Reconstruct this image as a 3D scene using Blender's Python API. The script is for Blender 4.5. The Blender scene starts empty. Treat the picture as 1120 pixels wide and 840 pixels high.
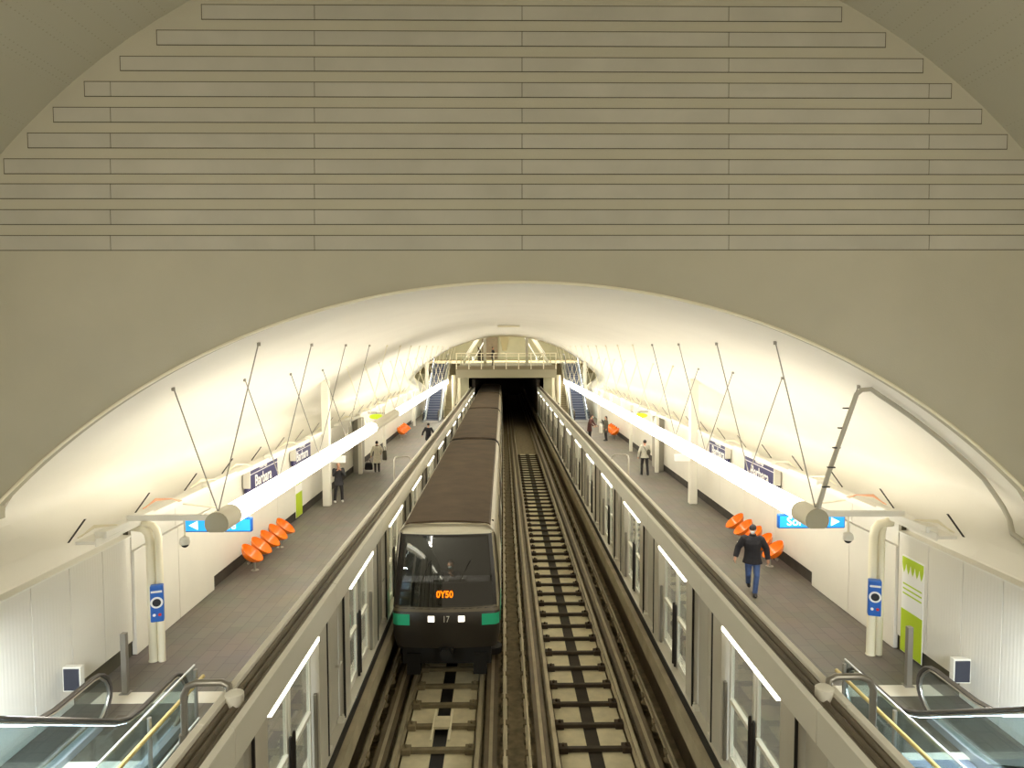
WORLD, E_FILL, E_FAR, EXPO, TUBE = 0.47, 440, 3600, 0.0, 12.5
import bpy, bmesh, math, random
from mathutils import Vector, Matrix, Euler
random.seed(7)
PI = math.pi
S = bpy.context.scene
COL = S.collection

# ------------------------------------------------------------------ camera
CAM = Vector((-0.30, 0.0, 6.40))
FPX = 740.0
YAW = math.atan2(10.0, FPX)
PITCH = math.atan2(40.0, FPX)
cam_d = bpy.data.cameras.new('camera'); cam = bpy.data.objects.new('camera', cam_d); COL.objects.link(cam)
cam_d.sensor_width = 36.0; cam_d.lens = 36.0 * FPX / 1120.0
cam_d.clip_start = 0.05; cam_d.clip_end = 400
cam.location = CAM
RM = Euler((PI/2 - PITCH, 0, -YAW), 'XYZ').to_matrix() @ Matrix.Rotation(math.radians(-0.15), 3, 'Z')
cam.rotation_euler = RM.to_euler()
S.camera = cam

def at(px, py, X=None, Y=None, z=None):
    d = RM @ Vector(((px-560)/FPX, -(py-420)/FPX, -1.0))
    if Y is not None: t = (Y-CAM.y)/d.y
    elif z is not None: t = (z-CAM.z)/d.z
    else: t = (X-CAM.x)/d.x
    return CAM + d*t

# ------------------------------------------------------------------ materials
def lin(c):
    o = []
    for v in c:
        v = v/255.0
        o.append(v/12.92 if v <= 0.04045 else ((v+0.055)/1.055)**2.4)
    return (o[0], o[1], o[2], 1.0)

def mat(name, rgb, rough=0.6, metal=0.0, var=0.0, scale=6.0, bump=0.0, bscale=60.0, emit=0.0, ecol=None, coat=0.0):
    m = bpy.data.materials.new(name); m.use_nodes = True
    nt = m.node_tree; b = nt.nodes['Principled BSDF']
    c = lin(rgb)
    b.inputs['Base Color'].default_value = c
    b.inputs['Roughness'].default_value = rough
    b.inputs['Metallic'].default_value = metal
    if coat: b.inputs['Coat Weight'].default_value = coat
    if emit:
        b.inputs['Emission Color'].default_value = lin(ecol) if ecol else c
        b.inputs['Emission Strength'].default_value = emit
    if var or bump:
        tc = nt.nodes.new('ShaderNodeTexCoord')
    if var:
        n = nt.nodes.new('ShaderNodeTexNoise'); n.inputs['Scale'].default_value = scale; n.inputs['Detail'].default_value = 6
        nt.links.new(tc.outputs['Object'], n.inputs['Vector'])
        r = nt.nodes.new('ShaderNodeValToRGB')
        r.color_ramp.elements[0].position = 0.3; r.color_ramp.elements[1].position = 0.7
        r.color_ramp.elements[0].color = tuple(v*(1-var) for v in c[:3]) + (1,)
        r.color_ramp.elements[1].color = tuple(min(1, v*(1+var*0.6)) for v in c[:3]) + (1,)
        nt.links.new(n.outputs['Fac'], r.inputs['Fac']); nt.links.new(r.outputs['Color'], b.inputs['Base Color'])
    if bump:
        n2 = nt.nodes.new('ShaderNodeTexNoise'); n2.inputs['Scale'].default_value = bscale; n2.inputs['Detail'].default_value = 3
        nt.links.new(tc.outputs['Object'], n2.inputs['Vector'])
        bp = nt.nodes.new('ShaderNodeBump'); bp.inputs['Strength'].default_value = bump; bp.inputs['Distance'].default_value = 0.01
        nt.links.new(n2.outputs['Fac'], bp.inputs['Height']); nt.links.new(bp.outputs['Normal'], b.inputs['Normal'])
    return m

def glassmat(name, tint, clear=0.85, rough=0.02, refl=0.03):
    m = bpy.data.materials.new(name); m.use_nodes = True
    nt = m.node_tree; nt.nodes.clear()
    out = nt.nodes.new('ShaderNodeOutputMaterial')
    tr = nt.nodes.new('ShaderNodeBsdfTransparent'); tr.inputs['Color'].default_value = tuple(v*clear for v in lin(tint)[:3]) + (1,)
    gl = nt.nodes.new('ShaderNodeBsdfGlossy'); gl.inputs['Roughness'].default_value = rough
    lw = nt.nodes.new('ShaderNodeLayerWeight'); lw.inputs['Blend'].default_value = 0.5
    pw = nt.nodes.new('ShaderNodeMath'); pw.operation = 'POWER'; pw.inputs[1].default_value = 5.0
    fr = nt.nodes.new('ShaderNodeMath'); fr.operation = 'MULTIPLY_ADD'; fr.inputs[1].default_value = 0.8; fr.inputs[2].default_value = refl
    nt.links.new(lw.outputs['Facing'], pw.inputs[0]); nt.links.new(pw.outputs[0], fr.inputs[0])
    mx = nt.nodes.new('ShaderNodeMixShader')
    nt.links.new(fr.outputs[0], mx.inputs['Fac']); nt.links.new(tr.outputs[0], mx.inputs[1]); nt.links.new(gl.outputs[0], mx.inputs[2])
    nt.links.new(mx.outputs[0], out.inputs['Surface'])
    return m

M = {}
M['vault'] = mat('cream_vault', (240, 236, 224), 0.75, var=0.03, scale=0.6)
M['chamber'] = mat('beige_render', (181, 175, 152), 0.8, var=0.05, scale=0.8, bump=0.25, bscale=45)
M['strip'] = mat('panel_stone', (181, 176, 158), 0.7, var=0.10, scale=0.9)
M['joint'] = mat('dark_joint', (84, 78, 60), 0.9)
M['rim'] = mat('rim_cream', (236, 228, 200), 0.5)
M['white'] = mat('white_paint', (232, 228, 214), 0.45, var=0.02, scale=2)
M['cladding'] = mat('cladding', (226, 221, 207), 0.4, var=0.03, scale=1.2)
M['kick'] = mat('dark_plinth', (62, 56, 48), 0.8, var=0.25, scale=3)
M['grey_metal'] = mat('grey_metal', (150, 145, 135), 0.4, 0.6)
M['dark_metal'] = mat('dark_metal', (52, 48, 45), 0.45, 0.5)
M['steel'] = mat('brushed_steel', (190, 186, 176), 0.3, 0.9)
M['black'] = mat('black_paint', (16, 15, 15), 0.5)
M['rubber'] = mat('black_rubber', (30, 27, 25), 0.6)
M['psd'] = mat('door_grey', (206, 201, 187), 0.4, 0.1, var=0.04, scale=2)
M['psd_light'] = mat('door_grey_light', (228, 225, 212), 0.35, 0.05)
M['psd_top'] = mat('header_tray', (118, 108, 90), 0.4, 0.2, var=0.2, scale=3)
M['glass'] = glassmat('clear_glass', (250, 252, 248), 0.98)
M['esc_glass'] = glassmat('balustrade_glass', (240, 248, 250), 0.97, refl=0.07)
M['cap'] = mat('tube_cap', (166, 160, 136), 0.7)
M['collar'] = mat('tube_collar', (228, 222, 202), 0.5)
M['tube'] = mat('tube_diffuser', (255, 252, 240), 0.4, emit=TUBE, ecol=(255, 249, 234))
M['tube_off'] = mat('tube_diffuser_dim', (226, 220, 200), 0.4)
M['led'] = mat('led_strip', (255, 255, 255), 0.4, emit=8.0, ecol=(240, 246, 255))
M['door_glint'] = mat('door_glint', (255, 252, 240), 0.4, emit=4.5, ecol=(255, 250, 232))  # glow put into the material for the bright reflection on the door glass
M['orange'] = mat('orange_shell', (248, 122, 16), 0.25, coat=0.3)
M['steelrail'] = mat('worn_rail', (176, 164, 136), 0.35, 0.35, var=0.15, scale=3)
M['pad'] = mat('running_pad', (112, 98, 76), 0.45, 0.3, var=0.25, scale=2.5)
M['rust'] = mat('rusty_steel', (74, 60, 44), 0.7, 0.3, var=0.3, scale=7)
M['sleeper'] = mat('brown_sleeper', (66, 55, 40), 0.75, var=0.25, scale=6)
M['sleeper_pale'] = mat('pale_sleeper', (128, 116, 88), 0.75, var=0.2, scale=6)
M['slab'] = mat('track_slab', (214, 203, 170), 0.85, var=0.14, scale=4, bump=0.2, bscale=25)
M['bed'] = mat('track_bed', (136, 122, 94), 0.9, var=0.35, scale=5, bump=0.5, bscale=14)
M['groove'] = mat('dark_groove', (50, 41, 28), 0.8, var=0.3, scale=5)  # dark brown for the flat strip along the track centre
M['conduit'] = mat('conduit_grey', (178, 172, 154), 0.5)
M['edge_beam'] = mat('edge_beam', (176, 164, 136), 0.7, var=0.2, scale=2)
M['tunnel'] = mat('tunnel_dark', (58, 50, 40), 0.95, var=0.3, scale=1)  # dark mottled brown for the tunnel walls
M['train_cream'] = mat('train_cream', (172, 162, 138), 0.4, var=0.1, scale=3)
M['train_roof'] = mat('train_roof', (84, 68, 49), 0.75, var=0.3, scale=1.6, bump=0.2, bscale=30)
M['train_dark'] = mat('train_dark', (52, 47, 41), 0.35)
M['train_under'] = mat('train_under', (22, 20, 18), 0.7, var=0.3, scale=6)
M['jade'] = mat('jade_green', (52, 196, 150), 0.4)
M['shield'] = glassmat('windscreen', (200, 202, 196), 0.85, 0.01, 0.09)
M['lamp'] = mat('headlamp', (255, 250, 235), 0.3, emit=2.5, ecol=(255, 246, 225))
M['amber'] = mat('amber_leds', (255, 140, 20), 0.4, emit=1.6, ecol=(255, 120, 10))
M['bluebox'] = mat('blue_enamel', (32, 96, 182), 0.35)
M['signblue'] = mat('sign_navy', (58, 54, 98), 0.4)
M['signlit'] = mat('lit_sign_blue', (40, 150, 235), 0.4, emit=0.85, ecol=(30, 165, 245))
M['signlit_w'] = mat('lit_sign_white', (240, 250, 255), 0.4, emit=1.3, ecol=(225, 248, 255))
M['signwhite'] = mat('sign_white', (240, 238, 232), 0.5)
M['lime'] = mat('lime_print', (182, 206, 36), 0.5)
M['limelit'] = mat('lime_lit', (205, 226, 50), 0.5, emit=0.35, ecol=(190, 220, 40))
M['yellow'] = mat('yellow_rail', (212, 188, 120), 0.4)
M['tile_white'] = mat('white_tile', (216, 208, 188), 0.6)
M['navybox'] = mat('navy_panel', (58, 60, 70), 0.4)
M['red'] = mat('red_plastic', (200, 40, 40), 0.4)
M['cable'] = mat('terracotta_cable', (226, 168, 132), 0.5)
M['handrail'] = mat('handrail_rubber', (70, 62, 52), 0.5)
M['skirt'] = mat('skirt_panel', (176, 178, 178), 0.35, 0.2)
M['plate'] = mat('landing_grille', (92, 84, 70), 0.6, 0.3, var=0.2, scale=8)
M['stepmetal'] = mat('escalator_step', (80, 86, 106), 0.5, 0.3)
M['stepnose'] = mat('step_nosing', (140, 145, 158), 0.5, 0.3)
M['stair'] = mat('stair_stone', (140, 128, 98), 0.8)
M['bridge'] = mat('bridge_fascia', (146, 140, 116), 0.6)
M['bridge_dark'] = mat('bridge_band', (118, 108, 82), 0.6)
M['mezz_wall'] = mat('mezzanine_wall', (178, 174, 146), 0.7, var=0.08, scale=1.0)
M['skin'] = mat('skin', (206, 158, 130), 0.55)
M['facemask'] = mat('face_mask', (236, 238, 240), 0.8)
M['facemask_b'] = mat('face_mask_blue', (196, 222, 220), 0.8)
M['eye'] = mat('eye_dark', (30, 24, 20), 0.2)
def cloth(name, rgb): return mat(name, rgb, 0.9, var=0.12, scale=14, bump=0.3, bscale=40)

# floor tiles
def tile_floor():
    m = bpy.data.materials.new('platform_tiles'); m.use_nodes = True
    nt = m.node_tree; b = nt.nodes['Principled BSDF']
    tc = nt.nodes.new('ShaderNodeTexCoord'); mp = nt.nodes.new('ShaderNodeMapping')
    mp.inputs['Rotation'].default_value = (0, 0, PI/2)
    br = nt.nodes.new('ShaderNodeTexBrick')
    br.inputs['Scale'].default_value = 1.0; br.inputs['Brick Width'].default_value = 0.6; br.inputs['Row Height'].default_value = 0.3
    br.inputs['Mortar Size'].default_value = 0.006
    br.inputs['Color1'].default_value = lin((108, 101, 90)); br.inputs['Color2'].default_value = lin((117, 110, 98)); br.inputs['Mortar'].default_value = lin((80, 75, 68))
    nt.links.new(tc.outputs['Object'], mp.inputs[0]); nt.links.new(mp.outputs[0], br.inputs['Vector'])
    n = nt.nodes.new('ShaderNodeTexNoise'); n.inputs['Scale'].default_value = 0.9; n.inputs['Detail'].default_value = 8
    nt.links.new(tc.outputs['Object'], n.inputs['Vector'])
    mx = nt.nodes.new('ShaderNodeMix'); mx.data_type = 'RGBA'; mx.blend_type = 'MULTIPLY'; mx.inputs[0].default_value = 0.35
    nt.links.new(br.outputs['Color'], mx.inputs[6]); nt.links.new(n.outputs['Color'], mx.inputs[7])
    nt.links.new(mx.outputs[2], b.inputs['Base Color']); b.inputs['Roughness'].default_value = 0.55
    return m
M['tiles'] = tile_floor()

def ribbed():
    m = mat('ribbed_cladding', (224, 219, 205), 0.45)
    nt = m.node_tree; b = nt.nodes['Principled BSDF']
    tc = nt.nodes.new('ShaderNodeTexCoord'); w = nt.nodes.new('ShaderNodeTexWave')
    w.wave_type = 'BANDS'; w.bands_direction = 'Y'; w.inputs['Scale'].default_value = 4.0
    nt.links.new(tc.outputs['Object'], w.inputs['Vector'])
    bp = nt.nodes.new('ShaderNodeBump'); bp.inputs['Strength'].default_value = 0.25; bp.inputs['Distance'].default_value = 0.006
    nt.links.new(w.outputs['Fac'], bp.inputs['Height']); nt.links.new(bp.outputs['Normal'], b.inputs['Normal'])
    return m
M['ribbed'] = ribbed()

def perforated():
    m = mat('perforated_ceiling', (178, 173, 150), 0.85)
    nt = m.node_tree; b = nt.nodes['Principled BSDF']
    tc = nt.nodes.new('ShaderNodeTexCoord'); v = nt.nodes.new('ShaderNodeTexVoronoi')
    v.inputs['Scale'].default_value = 12.0; v.inputs['Randomness'].default_value = 0.0
    nt.links.new(tc.outputs['Object'], v.inputs['Vector'])
    r = nt.nodes.new('ShaderNodeValToRGB'); r.color_ramp.elements[0].position = 0.12; r.color_ramp.elements[1].position = 0.2
    r.color_ramp.elements[0].color = lin((160, 155, 132)); r.color_ramp.elements[1].color = lin((178, 173, 150))
    nt.links.new(v.outputs['Distance'], r.inputs['Fac']); nt.links.new(r.outputs['Color'], b.inputs['Base Color'])
    return m
M['perf'] = perforated()

# ------------------------------------------------------------------ mesh builder
class MB:
    def __init__(s): s.bm = bmesh.new()
    def box(s, x0, x1, y0, y1, z0, z1):
        v = [s.bm.verts.new((x, y, z)) for x in (x0, x1) for y in (y0, y1) for z in (z0, z1)]
        for f in ((0,1,3,2), (4,6,7,5), (0,4,5,1), (2,3,7,6), (0,2,6,4), (1,5,7,3)): s.bm.faces.new([v[i] for i in f])
        return s
    def hexa(s, a, b):     # two quads of points, a = bottom/front, b = top/back
        v = [s.bm.verts.new(p) for p in list(a)+list(b)]
        s.bm.faces.new(v[3::-1]); s.bm.faces.new(v[4:])
        for i in range(4): s.bm.faces.new((v[i], v[(i+1)%4], v[4+(i+1)%4], v[4+i]))
        return s
    def rings(s, rings, close=True, cap=True):
        R = [[s.bm.verts.new(p) for p in r] for r in rings]
        for a, b in zip(R, R[1:]):
            n = len(a)
            for i in range(n if close else n-1): s.bm.faces.new((a[i], a[(i+1)%n], b[(i+1)%n], b[i]))
        if cap and close:
            s.bm.faces.new(R[0][::-1]); s.bm.faces.new(R[-1])
        return s
    def tube(s, pts, r, n=10, cap=True):
        pts = [Vector(p) for p in pts]
        rr = r if isinstance(r, (list, tuple)) else [r]*len(pts)
        rings = []; t0 = (pts[1]-pts[0]).normalized()
        up = Vector((0, 0, 1)) if abs(t0.z) < 0.9 else Vector((0, 1, 0))
        u = t0.cross(up).normalized()
        for i, p in enumerate(pts):
            if i == 0: t = pts[1]-pts[0]
            elif i == len(pts)-1: t = pts[-1]-pts[-2]
            else: t = (pts[i+1]-p).normalized() + (p-pts[i-1]).normalized()
            t.normalize(); u = (u - t*u.dot(t)).normalized(); w = t.cross(u)
            q = rr[i]; qa, qb = q if isinstance(q, (list, tuple)) else (q, q)
            rings.append([p + u*qa*math.cos(2*PI*k/n) + w*qb*math.sin(2*PI*k/n) for k in range(n)])
        return s.rings(rings, cap=cap)
    def prismx(s, poly, x0, x1):      # poly = (y,z)
        return s.rings([[(x0, y, z) for y, z in poly], [(x1, y, z) for y, z in poly]])
    def prismy(s, poly, y0, y1):      # poly = (x,z)
        return s.rings([[(x, y0, z) for x, z in poly], [(x, y1, z) for x, z in poly]])
    def prismz(s, poly, z0, z1):
        return s.rings([[(x, y, z0) for x, y in poly], [(x, y, z1) for x, y in poly]])
    def ell(s, c, r, rot=None, n=12, m=8):
        mtx = Matrix.Translation(Vector(c)) @ (rot.to_4x4() if rot else Matrix.Identity(4)) @ Matrix.Diagonal((r[0], r[1], r[2], 1))
        bmesh.ops.create_uvsphere(s.bm, u_segments=n, v_segments=m, radius=1.0, matrix=mtx)
        return s

def world_loc(o):
    v = Vector((0, 0, 0))
    while o is not None: v += o.location; o = o.parent
    return v

def obj(name, mb, m, parent=None, smooth=False, bevel=0.0):
    me = bpy.data.meshes.new(name)
    bmesh.ops.recalc_face_normals(mb.bm, faces=mb.bm.faces)
    if parent is not None:
        bmesh.ops.translate(mb.bm, verts=mb.bm.verts, vec=-world_loc(parent))
    mb.bm.to_mesh(me); mb.bm.free()
    if m is not None: me.materials.append(m)
    if smooth:
        for p in me.polygons: p.use_smooth = True
        me.set_sharp_from_angle(angle=math.radians(40))
    o = bpy.data.objects.new(name, me); COL.objects.link(o)
    if parent is not None: o.parent = parent
    if bevel:
        b = o.modifiers.new('bevel', 'BEVEL'); b.width = bevel; b.segments = 2; b.limit_method = 'ANGLE'
    return o

def thing(name, label, cat, loc=(0, 0, 0), rotz=0.0, group=None):
    o = bpy.data.objects.new(name, None); COL.objects.link(o); o.empty_display_size = 0.2
    o.location = loc; o.rotation_euler = (0, 0, rotz); o['label'] = label; o['category'] = cat
    if group: o['group'] = group
    return o
def tag(o, label, cat, group=None):
    o['label'] = label; o['category'] = cat
    if group: o['group'] = group
    return o
def struct(name, mb, m, **k):
    o = obj(name, mb, m, **k); o['kind'] = 'structure'; return o
def dup(root, loc, rotz, label, group=None):
    r = root.copy(); COL.objects.link(r); r.location = loc; r.rotation_euler = (0, 0, rotz); r['label'] = label
    if group: r['group'] = group
    for ch in list(root.children):
        c = ch.copy(); COL.objects.link(c); c.parent = r
        for g in list(ch.children):
            d = g.copy(); COL.objects.link(d); d.parent = c
    return r

def text_obj(name, body, size, m, parent, mtx, depth=0.004, xs=1.0, bold=0.0, align='CENTER'):
    cu = bpy.data.curves.new(name, 'FONT'); cu.body = body; cu.size = size; cu.extrude = depth
    cu.align_x = align; cu.align_y = 'CENTER'; cu.offset = bold; cu.resolution_u = 3
    t = bpy.data.objects.new('tmp_text', cu); COL.objects.link(t)
    dg = bpy.context.evaluated_depsgraph_get(); dg.update()
    me = bpy.data.meshes.new_from_object(t.evaluated_get(dg))
    bpy.data.objects.remove(t); bpy.data.curves.remove(cu)
    me.transform(Matrix.Diagonal((xs, 1, 1, 1))); me.transform(mtx)
    if parent is not None: me.transform(Matrix.Translation(-world_loc(parent)))
    me.materials.clear(); me.materials.append(m); me.name = name
    o = bpy.data.objects.new(name, me); COL.objects.link(o)
    if parent is not None: o.parent = parent
    return o
# text frames: face_y = readable from -Y side; wall_l = on left wall facing +X; wall_r = on right wall facing -X
def face_y(p): return Matrix.Translation(Vector(p)) @ Matrix(((1,0,0,0),(0,0,-1,0),(0,1,0,0),(0,0,0,1)))
def wall_l(p): return Matrix.Translation(Vector(p)) @ Matrix(((0,0,1,0),(1,0,0,0),(0,1,0,0),(0,0,0,1)))
def wall_r(p): return Matrix.Translation(Vector(p)) @ Matrix(((0,0,-1,0),(-1,0,0,0),(0,1,0,0),(0,0,0,1)))

# ------------------------------------------------------------------ SETTING
YN, YF = 12.0, 68.0          # near and far rim of the station vault
VR, VC = 12.7, -5.165        # station vault radius and centre height
CR, CC = 11.8, 1.8           # chamber vault
def vz(x): return VC + math.sqrt(VR*VR - x*x)
def arc(R, c, zmin, n=64):
    a0 = math.asin(max(-1, (zmin-c)/R))
    return [(-R*math.cos(a0+(PI-2*a0)*k/n) , c+R*math.sin(a0+(PI-2*a0)*k/n)) for k in range(n+1)]
# station vault
mb = MB(); pr = [q for q in arc(VR, VC, 0.0, 120) if abs(q[0]) < 9.02]
foot = [(9.14, 3.58), (9.16, 3.42), (9.08, 3.28), (8.85, 3.08), (8.5, 2.84), (8.2, 2.58), (8.14, 2.45), (8.14, 0.0)]
pr = [(-x, z) for x, z in foot[::-1]] + pr + foot
ys = [YN + (YF-YN)*k/14 for k in range(15)]
mb.rings([[(x, y, z) for x, z in pr] for y in ys], close=False)
struct('ceiling', mb, M['vault'], smooth=True)
# chamber vaults
for nm, y0, y1 in (('n', -7.0, YN), ('f', YF, 96.0)):
    mb = MB(); pr = [(-CR, -1.0)] + arc(CR, CC, CC) + [(CR, -1.0)]
    mb.rings([[(x, y, z) for x, z in pr] for y in (y0, y1)], close=False)
    struct('ceiling', mb, M['perf'] if nm == 'n' else M['mezz_wall'], smooth=True)
# foot of the vault carried on toward the camera, and closing plates behind the far rim
near_foot = [(8.14, 2.45), (8.2, 2.58), (8.5, 2.84), (8.85, 3.08), (9.08, 3.28), (9.16, 3.42), (9.30, 3.50), (11.79, 3.50)]
for sx in (-1, 1):
    mb = MB(); mb.rings([[(sx*x, y, z) for x, z in near_foot] for y in (5.0, YN)], close=False); struct('trim_7', mb, M['vault'])
    mb = MB(); mb.prismy([(sx*x, z) for x, z in foot] + [(sx*9.3, 0.0), (sx*9.3, 3.60)], YF-.02, YF+.2); struct('wall_back', mb, M['vault'])
# tympanum walls round the arch
def tympanum(y0, y1, m):
    mb = MB(); xs = [-CR + 0.01 + (2*CR-.02)*k/120 for k in range(121)]; xs = sorted([x for x in xs if abs(abs(x)-9.15) > .12] + [-9.16, -9.15, 9.15, 9.16])
    for a, b in zip(xs, xs[1:]):
        def lo(x): return vz(x) if abs(x) < 9.155 else -0.05
        def hi(x): return CC + math.sqrt(max(0, CR*CR-x*x))
        q = [(a, lo(a)), (b, lo(b)), (b, hi(b)), (a, hi(a))]
        mb.hexa([(x, y0, z) for x, z in q], [(x, y1, z) for x, z in q])
    bmesh.ops.remove_doubles(mb.bm, verts=mb.bm.verts, dist=0.0005)
    return mb
wf = struct('wall_front', tympanum(YN-0.25, YN, None), M['chamber'])
struct('wall_back', tympanum(YF, YF+0.25, None), M['mezz_wall'])
# rim trims
for nm, y in (('trim_1', YN-0.27), ('trim_2', YF+0.0)):
    mb = MB(); mb.tube([(x, y, z-0.012) for x, z in arc(VR, VC, 0.4, 120) if abs(x) < 9.15], 0.028, 6)
    struct(nm, mb, M['rim'], smooth=True)
# stone strips set in the front wall, with dark joints round each slab
rows = [(-25,-8), (3,20), (31,48), (59.5,76), (87,104), (115,132), (143,160), (171,188), (198,215), (226,243), (254,271)]
lefts = [262, 220, 171, 131, 92, 58, 30, 4, -60, -90, -120]
rights = [880, 921, 969, 1010, 1041, 1074, 1102, 1128, 1170, 1200, 1230]
joints = [-103, 121, 344, 571, 797, 1016]
YW = YN-0.25
for (ya, yb), l, r in zip(rows, lefts, rights):
    xs = [l] + [j for j in joints if l+12 < j < r-12] + [r]
    if l == 131: xs = [131, 344, 571, 797, 1010]
    for a, b in zip(xs, xs[1:]):
        p = at(560, (ya+yb)/2, Y=YW); zt = at(560, ya+3, Y=YW).z; zb = at(560, yb+3, Y=YW).z
        xa = at(a, (ya+yb)/2, Y=YW).x; xb = at(b, (ya+yb)/2, Y=YW).x
        g = 0.014
        f = MB(); f.box(xa, xb, YW-0.004, YW+0.05, zb, zt); fr = obj('panel_joint', f, M['joint'], wf)
        f = MB()
        gl = g if a == xs[0] else .005; gr = g if b == xs[-1] else .005
        f.box(xa+gl, xb-gr, YW-0.010, YW+0.03, zb+g, zt-g); obj('stone_panel', f, M['strip'], fr, bevel=0.003)

# floors
for sx in (-1, 1):
    mb = MB(); a, b = sorted((sx*3.0, sx*11.78)); mb.box(a, b, -7.0, 96, -0.25, 0.0)
    struct('floor', mb, M['tiles'])
mb = MB(); mb.box(-3.3, 3.3, -7.0, 110, -1.6, -1.36); struct('floor', mb, M['bed'])
for sx, nm in ((-1, 'wall_track_left'), (1, 'wall_track_right')):
    mb = MB(); a, b = sorted((sx*3.06, sx*3.3)); mb.box(a, b, -7.0, 110, -1.4, -0.25); struct(nm, mb, M['pad'])
# platform edge beam below the screen doors
for sx, nm in ((-1, 'trim_3'), (1, 'trim_4')):
    mb = MB(); a, b = sorted((sx*2.86, sx*3.06)); mb.box(a, b, -7.0, 96, -0.48, -0.14); struct(nm, mb, M['edge_beam'])
# side walls: cladding standing clear of the vault foot
def sidewall(sx, nm):
    X = sx*8.0
    a, b = sorted((X+sx*0.06, X+sx*0.16))
    mb = MB(); mb.box(a, b, 6.0, 13.9, 0.0, 2.50); mb.box(a, b, 13.9, 57.0, 0.0, 2.84)
    w = struct(nm, mb, M['joint'])
    mb = MB(); a, b = sorted((X+sx*0.045, X+sx*0.07)); mb.box(a, b, 13.9, 57.0, 0.0, 0.34)
    k = struct('baseboard_left' if sx < 0 else 'baseboard_right', mb, M['kick'])
    def panel(y0, y1, z0, z1, m, off=0.0):
        a, b = sorted((X-sx*off, X+sx*0.06))
        p = MB(); p.box(a, b, y0+0.008, y1-0.008, z0, z1); obj('wall_panel', p, m, w, bevel=0.004)
    y = 6.0
    while y < 13.4:
        panel(y, y+0.985, 0.34 if y > 11.9 else 0.02, 2.52, M['ribbed']); y += 0.985
    panel(13.9, 15.8, 0.02, 2.2, M['cladding'], 0.05); panel(15.8, 17.7, 0.02, 2.2, M['cladding'], 0.05)
    panel(13.9, 15.8, 2.22, 2.86, M['cladding']); panel(15.8, 17.7, 2.22, 2.86, M['cladding'])
    y = 17.7
    while y < 56.5:
        d = 2.62
        panel(y, min(y+d, 57.0), 0.34, 2.86, M['cladding'])
        y += d
    return w
WL = sidewall(-1, 'wall_left'); WR = sidewall(1, 'wall_right')
# coping over the near low wall
for sx, nm in ((-1, 'trim_5'), (1, 'trim_6')):
    mb = MB(); a, b = sorted((sx*7.97, sx*8.2)); mb.box(a, b, 6.0, 13.9, 2.52, 2.55); struct(nm, mb, M['white'])
# end walls
mb = MB(); mb.box(-11.8, 11.8, 95.6, 96.0, 3.74, 14.2); struct('wall_back', mb, M['mezz_wall'])
mb = MB(); mb.box(-11.8, -3.3, 95.6, 96.0, -0.25, 3.74); mb.box(3.3, 11.8, 95.6, 96.0, -0.25, 3.74); mb.box(-3.3, 3.3, 109.6, 110, -1.6, 3.9); struct('wall_back', mb, M['tunnel'])
mb = MB()
for sx in (-1, 1):
    mb = MB(); mb.box(*sorted((sx*3.4, sx*4.35)), 61.5, 61.7, 0, 3.74); struct('wall_back', mb, M['mezz_wall'])
    mb = MB(); mb.box(*sorted((sx*4.4, sx*11.78)), 69.35, 69.5, 0, 3.74); struct('wall_back', mb, M['mezz_wall'])
# tunnel beyond
mb = MB(); mb.box(-3.3, -3.0, 66, 110, 0.0, 3.3); mb.box(3.0, 3.3, 66, 110, 0.0, 3.3); mb.box(-3.3, 3.3, 96, 110, 3.3, 3.9)
struct('wall_tunnel', mb, M['tunnel'])
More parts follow.
